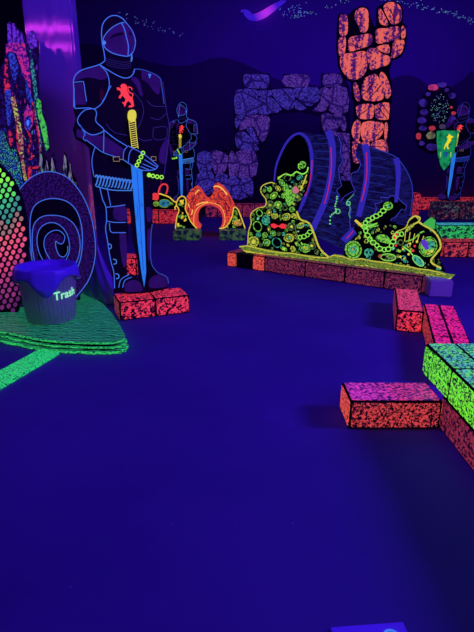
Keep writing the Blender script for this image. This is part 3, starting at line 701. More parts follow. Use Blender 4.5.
# ================================================================== BARREL AND TREASURE (one slanted line on the long brick base)
ZT = .215
tA, tB = fl(250, 252.5, ZT), fl(452, 277.5, ZT)
td = (tB - tA).normalized(); tn = Vector((td.y, -td.x, 0))
BZ = (240, 130, 4.31); CZ = (330, 130, 3.95); AZ = (300, 130, 6.31)
bA = tA - tn * .13; bB = tB - tn * .13
barrel = thing('barrel_cutout', 'huge broken barrel cutout, dark blue staves and violet hoops, on the long brick base', 'barrel cutout', (bA + bB) / 2)
def Bt(z=(0, 0, 1), push=0.0): return Art(bA, bB, z, push)
STAVE = glow('stave_blue', (20, 22, 92), base=(16, 14, 50), kind='noise', scale=11, thr=.5, soft=.12, dark=(7, 4, 44), stretch=(1, 1, 5))
STL = glow('stave_line', (8, 5, 40), base=(8, 6, 20)); STH = glow('stave_highlight', (34, 50, 148))
HOOP = glow('hoop_violet', (44, 36, 165), base=(40, 26, 80)); HRED = glow('hoop_red', (176, 34, 96)); JAG = glow('jag_violet', (62, 60, 190)); VOID = plain('void_black', (12, 8, 18), .9, .05)
body = [(303, 132), (312, 134), (328, 135), (338.8, 136), (342, 144), (340.4, 154), (343.6, 160), (338.8, 169.6), (339.6, 177.5), (345, 182), (351, 181), (351, 174), (358.6, 171), (361, 165), (355.5, 157), (356, 150), (358, 143), (373, 148), (386, 153), (396, 158), (404, 167), (410, 179), (412.5, 189), (412, 200), (410.5, 216), (404, 235), (395, 262), (360, 262), (345, 250), (318, 238), (302, 232), (280, 236), (272, 215), (275, 175), (284, 148)]
a = Bt(); a.board(body, STAVE, .035)
# stave seams running along the barrel
for k in range(13):
    t = k / 12; yl = 142 + t * 86; xl = 313 + 6 * math.sin(t * math.pi) - 12 * t ** 2
    yr = 152 + t * 92; yb = 140 + t * 100
    a.stroke([(xl, yl), ((xl + 337) / 2, yl * .5 + yb * .5 - 1), (338, yb + 1)], .7, STL, 1)
    a.stroke([(xl, yl + 2), (336, yb + 3)], .35, STH, 1, sm=0)
    if t < .06 or t > .42: a.stroke([(343, yb + 3), (360, yb + 4)], .6, STL, 1, sm=0)
    xr = 411 - 10 * (t - .45) ** 2 * 6 if t < .45 else 412 - 20 * (t - .45) ** 2
    if yr < 250:
        a.stroke([(366, yb + 6), (388, yb + 8 + t * 2), (xr - 14 * (1 - t) , yr + 6)], .7, STL, 1)
        a.stroke([(368, yb + 9), (386, yb + 11 + t * 2)], .35, STH, 1, sm=0)
for x0, x1 in ((300, 312), (322, 333)):
    pass
a.zoom(*CZ)
a.stroke([(172, 70), (220, 88), (262, 108), (292, 143), (316, 188), (326, 230), (324, 285), (316, 340)], .9, STH, 2)
br = [(120, 372), (150, 345), (185, 330), (200, 305), (196, 285), (230, 280), (240, 262), (272, 275), (305, 302), (290, 325), (262, 332), (248, 350), (238, 378), (215, 400), (150, 410)]
a.poly(br, VOID, 2); a.stroke([(175, 335), (185, 310), (178, 290), (205, 285), (200, 266), (232, 268), (245, 258), (268, 262), (280, 280), (305, 300), (296, 318), (285, 312), (270, 330), (260, 345), (245, 350), (232, 375), (215, 392)], .6, JAG, 3, sm=0)
a.zoom(*AZ)
a.poly([(262, 320), (325, 320), (350, 380), (335, 410), (300, 445), (270, 430), (250, 400), (232, 385)], VOID, 2)
a.stroke([(245, 40), (262, 90), (255, 150), (275, 190), (245, 240), (250, 300), (265, 350), (232, 380), (245, 410), (240, 450)], .6, JAG, 3, sm=0)
a.stroke([(385, 220), (368, 258), (325, 275), (322, 320), (350, 385), (335, 410), (300, 450), (325, 500), (315, 560), (320, 630)], .6, JAG, 3, sm=0); a.stroke([(385, 222), (378, 190), (352, 172), (355, 140)], .6, JAG, 3, sm=0)
a.stroke([(340, 385), (280, 420), (258, 450)], .5, JAG, 3, sm=0)
a.done('staves', barrel)
# opening with rim
a = Bt(BZ, .002)
a.poly([(262, 24), (285, 52), (298, 100), (301, 160), (290, 230), (268, 290), (240, 350), (180, 440), (140, 420), (140, 300), (150, 210), (168, 130), (200, 62), (240, 24)], VOID, 1, 3)
a.done('opening', barrel)
def hoop(pts, wd, red, nm='hoop', z=AZ, redw=1.1):
    a = Bt(z, .004); pts = smooth(pts, False, 4); s_ = a.z[2]; Lp, Rp = [], []
    n = len(pts)
    for i, p in enumerate(pts):
        w_ = (wd[0] + (wd[1] - wd[0]) * i / (n - 1)) * s_ / 2
        d = Vector((pts[min(i + 1, n - 1)][0] - pts[max(i - 1, 0)][0], pts[min(i + 1, n - 1)][1] - pts[max(i - 1, 0)][1])).normalized()
        Lp.append((p[0] - d.y * w_, p[1] + d.x * w_)); Rp.append((p[0] + d.y * w_, p[1] - d.x * w_))
    a.board(Lp + Rp[::-1], HOOP, .02, off=.02); a.push += .02
    if red: a.stroke(red, redw, HRED, 1)
    return a.done(nm, barrel)
hoop([(150, 222), (155, 170), (168, 125), (198, 62), (232, 24), (262, 14)], (.9, 2.2), None, 'rim', BZ)
hoop([(262, 14), (290, 36), (307, 80), (312, 150), (302, 225), (280, 295), (250, 355)], (2.2, 3.4), [(314, 130), (311, 180), (302, 228), (284, 285)], 'rim', BZ, 1.1)
hoop([(178, 5), (195, 45), (207, 110), (208, 210), (193, 320), (160, 450), (110, 565), (78, 632), (60, 670)], (6.4, 5.2), [(200, 110), (204, 210), (196, 300), (176, 410), (158, 465)])
hoop([(412, 90), (422, 140), (428, 200), (424, 300), (406, 410), (372, 545)], (6.6, 5.0), [(424, 140), (427, 220), (424, 300), (408, 390), (392, 450)])
hoop([(104, 392), (80, 412), (55, 438)], (6.5, 7), [(95, 398), (68, 428)], 'hoop', CZ)
hoop([(262, 112), (270, 150), (270, 210), (262, 285)], (5.6, 3.0), None, 'hoop', CZ)

# ---- treasure heaps
G1 = glow('treasure_green', (120, 200, 64), base=(50, 76, 40), kind='noise', scale=48, thr=.46, soft=.06, dark=(30, 90, 40)); G2 = glow('treasure_yellow', (178, 190, 60), base=(60, 64, 30), kind='noise', scale=48, thr=.47, soft=.06, dark=(70, 100, 30)); G3 = glow('treasure_teal', (60, 165, 130), base=(40, 80, 80), kind='noise', scale=30, thr=.45, soft=.06, dark=(12, 60, 70)); G4 = glow('treasure_olive', (92, 122, 56), base=(50, 60, 40), kind='noise', scale=35, thr=.48, soft=.06, dark=(20, 40, 30))
GR = glow('gem_red', (235, 50, 60)); GO = glow('coin_line', (216, 206, 70)); GL = glow('chain_green', (140, 235, 80)); GB = glow('gem_blue', (60, 110, 220))
EDGE = glow('edge_gold', (196, 190, 66), base=(70, 66, 30), kind='noise', scale=45, thr=.36, soft=.06, dark=(110, 90, 30))
def chain(a, pts, r, m=GL, wd=.8, layer=4):
    P = smooth(pts, False, 10); acc = 0; last = P[0]; k = 0
    for p in P:
        if math.dist(p, last) >= r * 1.45 or p == P[0]:
            a.ring(p[0], p[1], r * (1 if k % 2 else .75), r * .8, wd, m, layer + (k % 2), seg=10); last = p; k += 1
def heap(nm, label, sil, z, fill_n, extra, edge_idx, push=0.0, rmin=11, rmax=30):
    bt = thing(nm, label, 'treasure cutout', (tA + tB) / 2 * .5 + Art(tA, tB, z).pt(sil[0]) * .5)
    bt.location = Art(tA, tB, z, push).pt(sil[0])
    a = Art(tA, tB, z, push); a.board(sil, VOID, .03); a.stroke(edge_idx, 1.0, EDGE, 3, sm=3); a.done('painted_board', bt)
    a = Art(tA, tB, z, push); placed = []; xs = [p[0] for p in sil]; ys = [p[1] for p in sil]; tries = 0
    while len(placed) < fill_n and tries < 9000:
        tries += 1; r = random.uniform(rmin, rmax) * (1 if tries < 3000 else .5); x, y = random.uniform(min(xs), max(xs)), random.uniform(min(ys), max(ys))
        if not all(inside((x + r * .9 * math.cos(t), y + r * .9 * math.sin(t)), sil) for t in (0, 1.05, 2.1, 3.14, 4.2, 5.2)): continue
        if any(math.dist((x, y), q[:2]) < (r + q[2]) * .92 for q in placed): continue
        if any(math.dist((x, y), q[:2]) < (r + q[2]) for q in extra.get('keep', [])): continue
        placed.append((x, y, r)); m = random.choice((G1, G1, G2, G4, G4, G3) if extra.get('g') is None else extra['g']); rot = random.uniform(0, 3.1)
        k = random.random(); asp = random.uniform(.62, 1)
        if k < .5:
            a.ell(x, y, r, r * asp, m, 1, rot, 14, .05); a.ring(x, y, r * .62, r * asp * .6, .55, VOID, 2, rot, 12)
            if r > 12: a.ell(x, y, r * .3, r * asp * .3, random.choice((G2, G3, GO)), 2, rot, 8, .1)
        elif k < .75:
            a.ell(x, y, r, r * asp, m, 1, rot, 6, .08); a.stroke([(x - r * .6 * math.cos(rot), y - r * .6 * math.sin(rot)), (x + r * .6 * math.cos(rot), y + r * .6 * math.sin(rot))], .5, VOID, 2, sm=0)
            a.stroke([(x, y), (x + r * .7 * math.cos(rot + 1.3), y + r * .7 * math.sin(rot + 1.3))], .5, VOID, 2, sm=0)
        elif k < .9: a.ring(x, y, r * .85, r * asp * .85, 1.0, m, 1, rot, 14)
        else: a.ell(x, y, r * 1.05, r * .6, m, 1, rot, 9, .15); a.ell(x, y, r * .4, r * .22, GO, 2, rot, 8)
    a.done('painted_coins', bt); return bt
lsil = [(35, 500), (38, 440), (50, 400), (48, 362), (80, 336), (108, 330), (114, 300), (92, 268), (98, 240), (135, 226), (152, 232), (160, 206), (200, 188), (225, 184), (245, 176), (262, 150), (262, 134), (280, 130), (296, 150), (298, 185), (296, 215), (284, 262), (262, 300), (246, 350), (262, 382), (300, 402), (322, 450), (345, 510), (372, 548), (200, 528)]
hl_ = heap('treasure_heap', 'tall green and yellow heap of painted coins and gems left of the barrel mouth', lsil, BZ, 130, dict(keep=[(168, 412, 22), (268, 160, 24), (283, 455, 26)]), lsil[:10] + [(150, 232)])
a = Art(tA, tB, BZ, .003)
a.stroke([(246, 350), (262, 385), (300, 402), (322, 450), (345, 510), (385, 548)], 1.8, EDGE, 3, sm=3)
a.stroke([(165, 212), (195, 190), (225, 195), (245, 180), (270, 190), (290, 180), (296, 160)], 1.3, GL, 4); a.stroke([(165, 205), (185, 196), (205, 184)], 1.1, G2, 4)
a.stroke([(262, 262), (276, 230), (290, 192)], 1.0, GO, 4, sm=0)
a.done('gold_edge', hl_)
a = Art(tA, tB, BZ, .004); a.ell(272, 150, 15, 16, G1, 4); a.ell(266, 154, 5, 4, VOID, 5); a.ell(280, 150, 4, 4, VOID, 5); a.stroke([(262, 170), (255, 160), (256, 145)], .9, GL, 5); a.done('skull', hl_)
a = Art(tA, tB, BZ, .004); a.poly([(135, 405), (150, 402), (168, 412), (185, 402), (202, 408), (200, 424), (182, 424), (168, 416), (150, 424), (136, 416)], GR, 4); o = a.done('ribbon', hl_); o['label'] = 'small red ribbon bow'
a = Art(tA, tB, BZ, .004); chain(a, [(262, 462), (280, 458), (300, 446), (306, 430)], 11); a.stroke([(245, 410), (262, 416), (282, 408), (300, 412)], 1.2, G3, 4); a.stroke([(240, 420), (248, 460), (252, 500)], 1.0, G4, 4); a.ell(282, 508, 26, 20, G1, 4, .2, 12, .08); a.ell(282, 508, 11, 8, G2, 5); a.ring(282, 508, 18, 13, .6, VOID, 5); a.done('chain', hl_)
a = Art(tA, tB, BZ, .004); a.poly([(190, 240), (205, 232), (218, 262), (230, 245), (240, 262), (236, 300), (215, 330), (198, 300)], G1, 4, 2); a.poly([(228, 258), (240, 240), (252, 250), (258, 262), (246, 274), (232, 270)], glow('pearl_pink', (190, 110, 120)), 5, 2); a.done('crown', hl_)

rsil = [(52, 500), (60, 462), (86, 432), (108, 412), (92, 388), (110, 368), (138, 350), (168, 352), (215, 350), (262, 372), (298, 380), (315, 355), (338, 338), (355, 345), (352, 362), (380, 366), (400, 346), (418, 356), (414, 392), (436, 420), (442, 470), (430, 508), (455, 560), (250, 538), (150, 524)]
hr_ = heap('treasure_heap', 'low heap of painted coins and goblet before the right end of the barrel', rsil, CZ, 50, dict(keep=[(390, 460, 42), (340, 510, 30), (92, 470, 40), (155, 490, 20), (228, 505, 32), (215, 435, 30), (330, 400, 48)], g=(G1, G2, G4, G3)), [(262, 402), (300, 385), (312, 358), (335, 340), (350, 352)], rmin=4, rmax=13)
a = Art(tA, tB, CZ, .003)
a.stroke([(350, 362), (375, 378), (405, 395), (430, 425), (438, 462), (420, 488), (400, 520), (440, 545)], 1.9, EDGE, 3, sm=4)
a.poly([(365, 372), (392, 350), (402, 344), (418, 356), (414, 392), (395, 386)], glow('leaf_green', (60, 170, 70)), 3); a.stroke([(315, 355), (335, 340), (356, 346), (350, 362), (330, 372)], 1.6, EDGE, 4)
a.poly([(300, 392), (320, 372), (335, 376), (318, 392), (306, 402)], G2, 4, 2)
for i in range(5): a.stroke([(300 + i * 18, 398 + i * 5), (296 + i * 16, 440 + i * 2)], .7, GO, 4, sm=0)
a.stroke([(300, 440), (330, 430), (360, 405), (375, 400)], 1.5, G1, 4); a.done('gold_edge', hr_)
a = Art(tA, tB, CZ, .004)
a.ell(388, 460, 36, 42, G1, 4, .5, 14, .04); a.ring(388, 460, 30, 36, .8, VOID, 5, .5); a.poly([(360, 440), (378, 432), (395, 462), (380, 472)], glow('jewel_violet', (90, 50, 190)), 6, 2); a.ell(402, 452, 14, 16, G3, 6); a.ell(388, 485, 12, 8, G2, 6); a.ell(404, 478, 6, 6, GO, 7)
a.done('jewelled_vase', hr_)
a = Art(tA, tB, CZ, .004); a.stroke([(292, 460), (312, 475), (330, 495)], 1.2, GL, 4); a.ell(350, 516, 30, 16, G3, 4, .75, 14); a.ring(350, 516, 27, 13, .7, GL, 5, .75); a.done('spoon', hr_)
a = Art(tA, tB, CZ, .004); a.ell(95, 472, 34, 36, G1, 4, 0, 12, .05); a.ring(95, 472, 25, 27, .9, VOID, 5); a.ell(95, 472, 15, 15, G3, 5, 0, 9, .1); a.ell(95, 470, 6, 6, G2, 6); a.stroke([(98, 440), (108, 425), (120, 416)], 1.2, G2, 5); a.done('medallion', hr_)
a = Art(tA, tB, CZ, .004); a.ell(155, 484, 19, 17, G3, 4); a.ell(148, 484, 4, 5, VOID, 5); a.ell(162, 484, 4, 5, VOID, 5); a.ell(154, 502, 9, 9, G3, 4); a.stroke([(148, 505), (161, 505)], .6, VOID, 5, sm=0); a.done('skull', hr_)
a = Art(tA, tB, CZ, .004); a.ell(232, 502, 32, 15, G4, 4, .05, 14, .04); a.ring(232, 502, 30, 14, .8, GL, 5, .05); a.ell(215, 502, 9, 7, VOID, 5); a.ell(238, 498, 12, 6, G1, 5); a.ell(200, 498, 8, 8, glow('coin_rust', (150, 70, 50)), 5); a.done('goblet', hr_)
a = Art(tA, tB, CZ, .004); a.poly([(182, 430), (190, 415), (215, 412), (235, 425), (238, 448), (215, 445), (198, 440)], G1, 4, 2); a.ell(330, 476, 5, 5, GR, 4); 
for x, y in ((262, 455), (290, 470), (300, 455), (318, 448), (336, 458), (345, 440), (280, 500), (296, 508), (306, 520), (312, 490)): a.ell(x, y, 5, 5, random.choice((GR, G3, GO)), 4, seg=8)
a.poly([(250, 410), (268, 404), (272, 420), (262, 436), (250, 430)], GR, 4); a.ring(292, 505, 9, 9, .7, G3, 5); a.done('loose_gems', hr_)
# long hanging chain spilling out of the barrel
ch = thing('painted_chain', 'green painted chain spilling from the split barrel into the right heap', 'chain cutout', Art(tA, tB, CZ, .008).pt((190, 470)))
a = Art(tA, tB, CZ, .012)
chain(a, [(222, 305), (205, 328), (180, 342), (150, 358), (140, 375), (145, 400), (160, 430), (188, 455), (205, 470), (235, 468), (252, 440), (262, 415), (285, 410)], 11, GL, 1.0)
a.done('chain_links', ch)
a = Art(tA, tB, CZ, .012); a.ell(232, 300, 19, 17, G1, 4); a.ring(232, 300, 13, 11, .6, VOID, 5); a.ell(234, 300, 5, 5, G3, 6); a.done('brooch', ch)
a = Art(tA, tB, CZ, .012); a.poly([(98, 358), (106, 352), (134, 376), (126, 384)], glow('tube_yellow', (210, 190, 60)), 4); a.ell(155, 378, 26, 9, G1, 4, -.1); a.stroke([(140, 385), (175, 372), (190, 366)], .8, GL, 5); a.done('bangle', ch)
# short bead string in the middle split
bs = thing('bead_string', 'short pale bead string hanging in the middle split of the barrel', 'bead string', Bt(AZ, .03).pt((200, 590)))
a = Bt(AZ, .03)
BD = glow('bead_pale', (110, 215, 130))
for x, y in smooth([(240, 420), (236, 450), (228, 480), (235, 510), (218, 525), (198, 545), (196, 590)], False, 2): a.ell(x, y, 5, 6, BD, 1, seg=8)
a.ring(245, 512, 14, 14, .8, BD, 1); a.done('beads', bs)
a = Bt(AZ, .03); a.stroke([(345, 405), (318, 432), (300, 455), (318, 475), (322, 500), (315, 530), (325, 555)], .9, glow('cord_green', (70, 150, 120)), 1); a.ring(312, 462, 12, 12, .8, BD, 2); a.done('cord', bs)
# sandy base strip
st = thing('sand_ledge', 'long yellow-green sandy ledge along the top of the brick base, under barrel and treasure', 'ledge', tA)
a = Art(tA, tB, (0, 0, 1), .015)
SAND = glow('sand_green', (128, 150, 46), base=(50, 60, 30), kind='noise', scale=48, thr=.49, soft=.08, dist=1, dark=(60, 90, 40), stretch=(1, 1, 2))
top = [(240, 246), (248, 245), (258, 247.5), (268, 250), (280, 252), (292, 252.5), (303, 254.5), (315, 256.5), (328, 257), (334, 254.5), (344, 256), (352, 259), (362, 258), (374, 260.5), (388, 262), (396, 264), (410, 266), (418, 268), (428, 269), (438, 271), (446, 274)]
btm = [(452, 278), (446, 279.5), (430, 277), (400, 273), (370, 268.5), (340, 264.5), (310, 261), (280, 257), (258, 254), (244, 251)]
a.board(top + btm, SAND, .05)
a.stroke([(x, y + .6) for x, y in top], 1.1, EDGE, 1, sm=0)
a.stroke([(p[0], p[1] - .7) for p in btm[::-1]], .9, GO, 1, sm=2)
for k in range(40):
    t = k / 40; x = 246 + 200 * t + random.uniform(-1, 1); y = 251 + 24.5 * t + random.uniform(-1.2, 1.2); a.stroke([(x, y), (x + 3, y + .8)], .6, random.choice((EDGE, G4, GO)), 2, sm=0)
a.done('ledge_board', st)
m = Mesh(); e0, e1 = tA + tn * .02, tB + tn * .02
m.box(tA - tn * .17 + Vector((0, 0, 0)), td * (tB - tA).length, tn * .155, Vector((0, 0, .004)), SAND, 0); m.done('ledge_top', st)

# ================================================================== ORANGE TUNNEL OBSTACLE
oY = 9.9; oA, oB = (-2, oY), (2, oY)
OR = glow('tunnel_orange', (230, 72, 44), base=(80, 30, 30), kind='noise', scale=22, thr=.47, soft=.08, dist=1.2, dark=(110, 12, 50), stretch=(1, 1, 1))
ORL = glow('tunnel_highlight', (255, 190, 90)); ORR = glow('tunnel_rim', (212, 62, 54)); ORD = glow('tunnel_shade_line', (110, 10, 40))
ZO = (175, 180, 6.77)
tn_ = thing('tunnel_obstacle', 'orange arched tunnel with two broken horn-like staves, beyond the knight', 'tunnel obstacle', Art(oA, oB, ZO).pt((235, 335)))
a = Art(oA, oB, ZO)
osil = [(70, 150), (85, 100), (110, 65), (140, 42), (165, 60), (185, 95), (205, 122), (222, 130), (245, 110), (265, 75), (258, 40), (285, 22), (320, 42), (350, 75), (375, 120), (400, 168), (408, 200), (396, 215), (385, 250), (370, 290), (345, 325), (318, 326), (322, 290), (325, 250), (315, 210), (290, 180), (250, 164), (215, 166), (175, 185), (155, 215), (145, 250), (148, 300), (172, 325), (135, 322), (95, 285), (72, 225)]
a.board(osil, OR, .5, sm=0)
a.stroke([(92, 205), (100, 165), (125, 130), (135, 100)], 1.0, ORD, 1); a.stroke([(285, 100), (320, 125), (350, 160), (370, 210)], .9, ORD, 1); a.stroke([(330, 150), (345, 190), (350, 240)], .9, ORD, 1)
for _ in range(45):
    x, y = random.uniform(260, 380), random.uniform(90, 240)
    if inside((x, y), osil): a.stroke([(x, y), (x + random.uniform(-12, 12), y + random.uniform(4, 14))], .5, ORD, 1, sm=0)
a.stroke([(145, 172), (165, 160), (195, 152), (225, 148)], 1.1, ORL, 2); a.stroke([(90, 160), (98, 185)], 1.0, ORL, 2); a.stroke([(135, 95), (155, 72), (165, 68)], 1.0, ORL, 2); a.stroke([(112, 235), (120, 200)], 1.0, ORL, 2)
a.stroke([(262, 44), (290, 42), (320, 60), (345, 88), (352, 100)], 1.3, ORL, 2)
a.done('tunnel_body', tn_)
a = Art(oA, oB, ZO, .03)
ou = [(135, 326), (128, 290), (130, 240), (145, 200), (175, 172), (215, 155), (255, 155), (300, 172), (325, 205), (338, 250), (336, 290), (322, 326)]
inn = [(306, 326), (320, 290), (322, 250), (310, 214), (285, 186), (250, 170), (215, 170), (180, 186), (158, 214), (146, 250), (148, 290), (175, 326)]
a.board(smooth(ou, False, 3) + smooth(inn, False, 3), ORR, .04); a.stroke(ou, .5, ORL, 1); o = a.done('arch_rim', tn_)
# side rocks on green blocks
GBX = glow('block_green_dim', (50, 78, 46), base=(40, 60, 60), kind='noise', scale=14, thr=.5, soft=.08, dark=(12, 20, 50)); RL = glow('rock_line_gold', (225, 190, 60)); RC = glow('rock_green', (110, 160, 50), kind='noise', scale=12, thr=.45, soft=.08, dark=(30, 50, 30))
for sd, sil_, blk, lab in ((0, [(6, 325), (15, 250), (30, 200), (12, 165), (25, 125), (50, 108), (72, 120), (78, 150), (72, 190), (90, 235), (110, 280), (150, 325)], (0, 180), 'left'), (1, [(300, 325), (340, 318), (370, 280), (388, 240), (400, 182), (425, 196), (440, 230), (462, 290), (474, 325)], (305, 480), 'right')):
    y0 = 325
    pL, pR = Art(oA, oB, ZO).pt((blk[0], y0)), Art(oA, oB, ZO).pt((blk[1], y0))
    r_ = thing('rock_outcrop', f'green and gold rock outcrop on a mossy block, {lab} side of the orange tunnel', 'rock cutout', (pL.x / 2 + pR.x / 2, oY - .2, 0))
    m = Mesh(); m.box((pL.x, oY - .38, 0.002), (pR.x - pL.x, 0, 0), (0, .36, 0), (0, 0, max(.08, pL.z - .01)), GBX, .02); m.done('base_block', r_)
    a = Art(oA, oB, ZO, .06); a.board(sil_, VOID, .05); a.stroke(sil_, 1.1, RL, 3, sm=3)
    n_ = 0; tr = 0
    while n_ < 34 and tr < 3000:
        tr += 1; x, y = random.uniform(min(p[0] for p in sil_), max(p[0] for p in sil_)), random.uniform(110, 320); r = random.uniform(5, 15)
        if all(inside((x + r * math.cos(t), y + r * math.sin(t)), sil_) for t in (0, 1.57, 3.14, 4.7)): n_ += 1; a.ell(x, y, r, r * .7, random.choice((RC, RC, RL, VOID)), 1 + (n_ % 2), random.uniform(0, 3), 9, .15)
    if sd: a.ell(425, 290, 26, 20, glow('rock_ochre', (190, 140, 60), kind='noise', scale=12, thr=.4, soft=.1, dark=(70, 60, 30)), 4, .1, 12, .08)
    a.done('rock_board', r_)
# basket cutout left of tunnel, on the red border
wA, wB = (-3, 12.4), (0, 12.4)
ZW = (145, 175, 4.51)
bk = thing('basket_cutout', 'gold-edged basket cutout with a tall red handle, left of the orange tunnel', 'basket cutout', Art(wA, wB, ZW).pt((85, 158)))
a = Art(wA, wB, ZW); bsil = [(30, 158), (24, 120), (40, 105), (60, 85), (85, 90), (110, 100), (130, 118), (150, 128), (135, 145), (130, 158)]
a.board(bsil, VOID, .04); a.stroke(bsil, 1.3, RL, 3, closed=True, sm=3); a.ell(88, 128, 24, 16, glow('basket_teal', (40, 120, 150), kind='noise', scale=9, thr=.45, soft=.1, dark=(10, 30, 70)), 1); a.ell(50, 130, 14, 12, RC, 1); a.ring(88, 128, 26, 18, .7, RC, 2); a.ell(118, 130, 9, 8, RC, 1); a.done('basket_body', bk)
a = Art(wA, wB, ZW, .01); a.stroke([(58, 98), (66, 60), (80, 42), (98, 44), (103, 60), (96, 85)], 1.6, glow('basket_red', (226, 56, 60)), 3, raise_=.01); a.poly([(28, 100), (40, 80), (62, 88), (60, 112), (40, 112)], MATS['basket_red'], 4, 2); a.stroke([(70, 80), (72, 40), (75, 10)], .5, glow('red_dim', (120, 20, 60)), 3); a.done('handle', bk)

# ================================================================== LEFT SIDE: CAVE CUTOUTS
cA, cB = (-3.2, 4.75), (-1.2, 4.95)
L1 = (0, 0, 6.32); L2 = (0, 90, 5.75)
PK = glow('cave_pink', (170, 36, 130), base=(120, 40, 130), kind='noise', scale=50, thr=.5, soft=.07, dark=(60, 16, 150), col2=(200, 40, 80))
VI = glow('cave_violet', (104, 44, 200), base=(100, 60, 160), kind='noise', scale=40, thr=.5, soft=.1, dark=(50, 16, 140))
BL = glow('cave_blue', (38, 60, 180), base=(50, 50, 130), kind='noise', scale=50, thr=.5, soft=.08, dark=(20, 12, 110))
RS = glow('cave_red', (205, 38, 70), base=(120, 30, 60), kind='noise', scale=50, thr=.5, soft=.06, dark=(60, 4, 60))
GN = glow('cave_green', (70, 190, 70), base=(50, 100, 60), kind='noise', scale=40, thr=.44, soft=.08, dark=(20, 80, 90))
TE = glow('cave_teal', (50, 140, 130), base=(50, 90, 110), kind='noise', scale=50, thr=.5, soft=.08, dark=(16, 30, 110))
RP = glow('cave_rope', (170, 100, 100), base=(100, 60, 90), kind='noise', scale=60, thr=.5, soft=.05, dark=(90, 16, 80), col2=(170, 180, 80))
SPK = glow('speckled_rock', (42, 96, 205), base=(26, 36, 80), kind='noise', scale=95, thr=.54, soft=.04, dark=(8, 8, 60), col2=(70, 180, 150))
GY = glow('stalagmite_pale', (120, 110, 140), base=(90, 80, 120), kind='noise', scale=30, thr=.48, soft=.07, dark=(36, 16, 80), col2=(90, 120, 100), stretch=(2, 2, .5))
cv = thing('cave_cutout', 'jagged painted cave rock cutout with pink finger-like spires, at the left edge', 'cave cutout', (-2.2, 4.86, .0))
a = Art(cA, cB)
a.board([(-12, 200), (-12, 60), (-2, 72), (4, 62), (5, 50), (7.5, 46), (7, 24), (9.5, 21), (12, 24), (13, 23), (15.5, 26), (17.5, 29), (20, 30), (23, 34), (26, 44), (29.5, 42), (29, 33), (33, 30), (38, 42), (38.5, 55), (38, 75), (39.5, 95), (43, 105), (46, 122), (49, 146), (48, 153), (44, 151), (46, 165), (54, 152), (57, 170), (57, 301), (-12, 301)], glow('cave_back', (24, 8, 84), base=(26, 14, 60), kind='noise', scale=34, thr=.52, soft=.08, dark=(7, 2, 36)), .03)
cs_ = [(3, 200), (4, 70), (9, 30), (22, 40), (29, 50), (37, 60), (38, 100), (44, 150), (52, 175), (50, 200)]
for _ in range(190):
    x, y = random.uniform(2, 55), random.uniform(40, 200)
    if inside((x, y), cs_): l_ = random.uniform(1.5, 5); a.stroke([(x, y), (x + random.uniform(-.5, .9), y + l_)], random.uniform(.4, 1.0), random.choice((PK, BL, BL, RS, TE, VI, RP)), 1, sm=0)
a.done('backing_board', cv)
a = Art(cA, cB, L1, .002)
for q in ([(48, 150), (60, 140), (68, 150), (76, 280), (50, 290)], [(78, 150), (90, 148), (98, 165), (108, 280), (82, 285)], [(105, 185), (118, 190), (128, 268), (108, 278)], [(128, 205), (142, 215), (152, 275), (134, 278)]): a.poly(q, VI, 1)
a.poly([(38, 280), (90, 272), (160, 275), (168, 330), (182, 380), (192, 470), (200, 632), (178, 600), (162, 500), (140, 455), (118, 380), (100, 335), (60, 325), (42, 345)], PK, 2)
a.poly([(180, 205), (208, 192), (236, 260), (236, 300), (200, 312), (184, 290)], VI, 1)
a.done('spires', cv)
a = Art(cA, cB, L1, .002)
a.poly([(55, 330), (90, 340), (115, 400), (118, 450), (95, 530), (75, 470), (60, 400)], BL, 3); a.poly([(160, 500), (178, 520), (200, 632), (172, 632)], BL, 3)
a.poly([(35, 370), (50, 380), (50, 480), (65, 560), (60, 632), (35, 632), (25, 540), (30, 450)], RS, 2)
a.poly([(190, 300), (205, 360), (220, 450), (235, 560), (240, 632), (222, 632), (205, 500), (190, 400)], TE, 2)
a.zoom(*L2)
a.poly([(28, 0), (66, 0), (70, 100), (60, 200), (45, 210), (35, 100)], BL, 3); a.poly([(52, 228), (70, 232), (76, 290), (66, 330), (54, 300)], RS, 3)
a.poly([(150, -5), (172, -10), (190, 60), (180, 110)], BL, 3)
a.poly([(92, 180), (112, 200), (108, 300), (118, 400), (104, 380), (95, 280)], RS, 2)
a.stroke([(75, 40), (90, 110), (105, 180), (120, 270), (125, 350), (130, 430), (145, 520)], 4.6, RP, 4)
a.poly([(140, 135), (160, 82), (192, 128), (190, 200), (165, 250), (142, 215)], PK, 3); a.ell(163, 190, 20, 42, BL, 4); a.ell(163, 190, 8, 18, glow('gem_bright', (70, 120, 250)), 5)
a.stroke([(165, 240), (180, 300), (163, 350), (188, 378), (170, 402)], 2.2, RS, 3); a.stroke([(188, 70), (202, 150), (222, 250), (236, 380)], 1.8, RS, 4); a.stroke([(200, 60), (210, 150), (230, 250), (240, 380)], .8, TE, 5)
a.poly([(160, 440), (235, 436), (235, 452), (160, 456)], RS, 3); a.poly([(160, 456), (185, 456), (180, 520), (165, 520)], RS, 3)
a.done('mineral_veins', cv)
a = Art(cA, cB, L2, .008)
a.board([(213, 42), (235, 66), (242, 140), (265, 200), (275, 270), (282, 330), (266, 348), (250, 280), (225, 170), (210, 100)], GN, .01); a.done('green_spike', cv)
a = Art((-3.2, 4.62), (-1.2, 4.78), L2)
sg = [(228, 470), (230, 350), (245, 362), (254, 420), (272, 385), (284, 430), (290, 500), (228, 520)]
a.board(sg + [(225, 700), (90, 900), (90, 620)][0:0], GY, .02); 
o = a.done('stalagmite_cutout', origin=tuple(a.A) if False else (-2.1, 4.7, 1.0)); 
bpy.data.objects.remove(o)
sgt = thing('stalagmite_cutout', 'pale streaked stalagmite cutout between cave rocks and column, behind the spiral shell', 'stalagmite cutout', (-2.0, 4.7, 0))
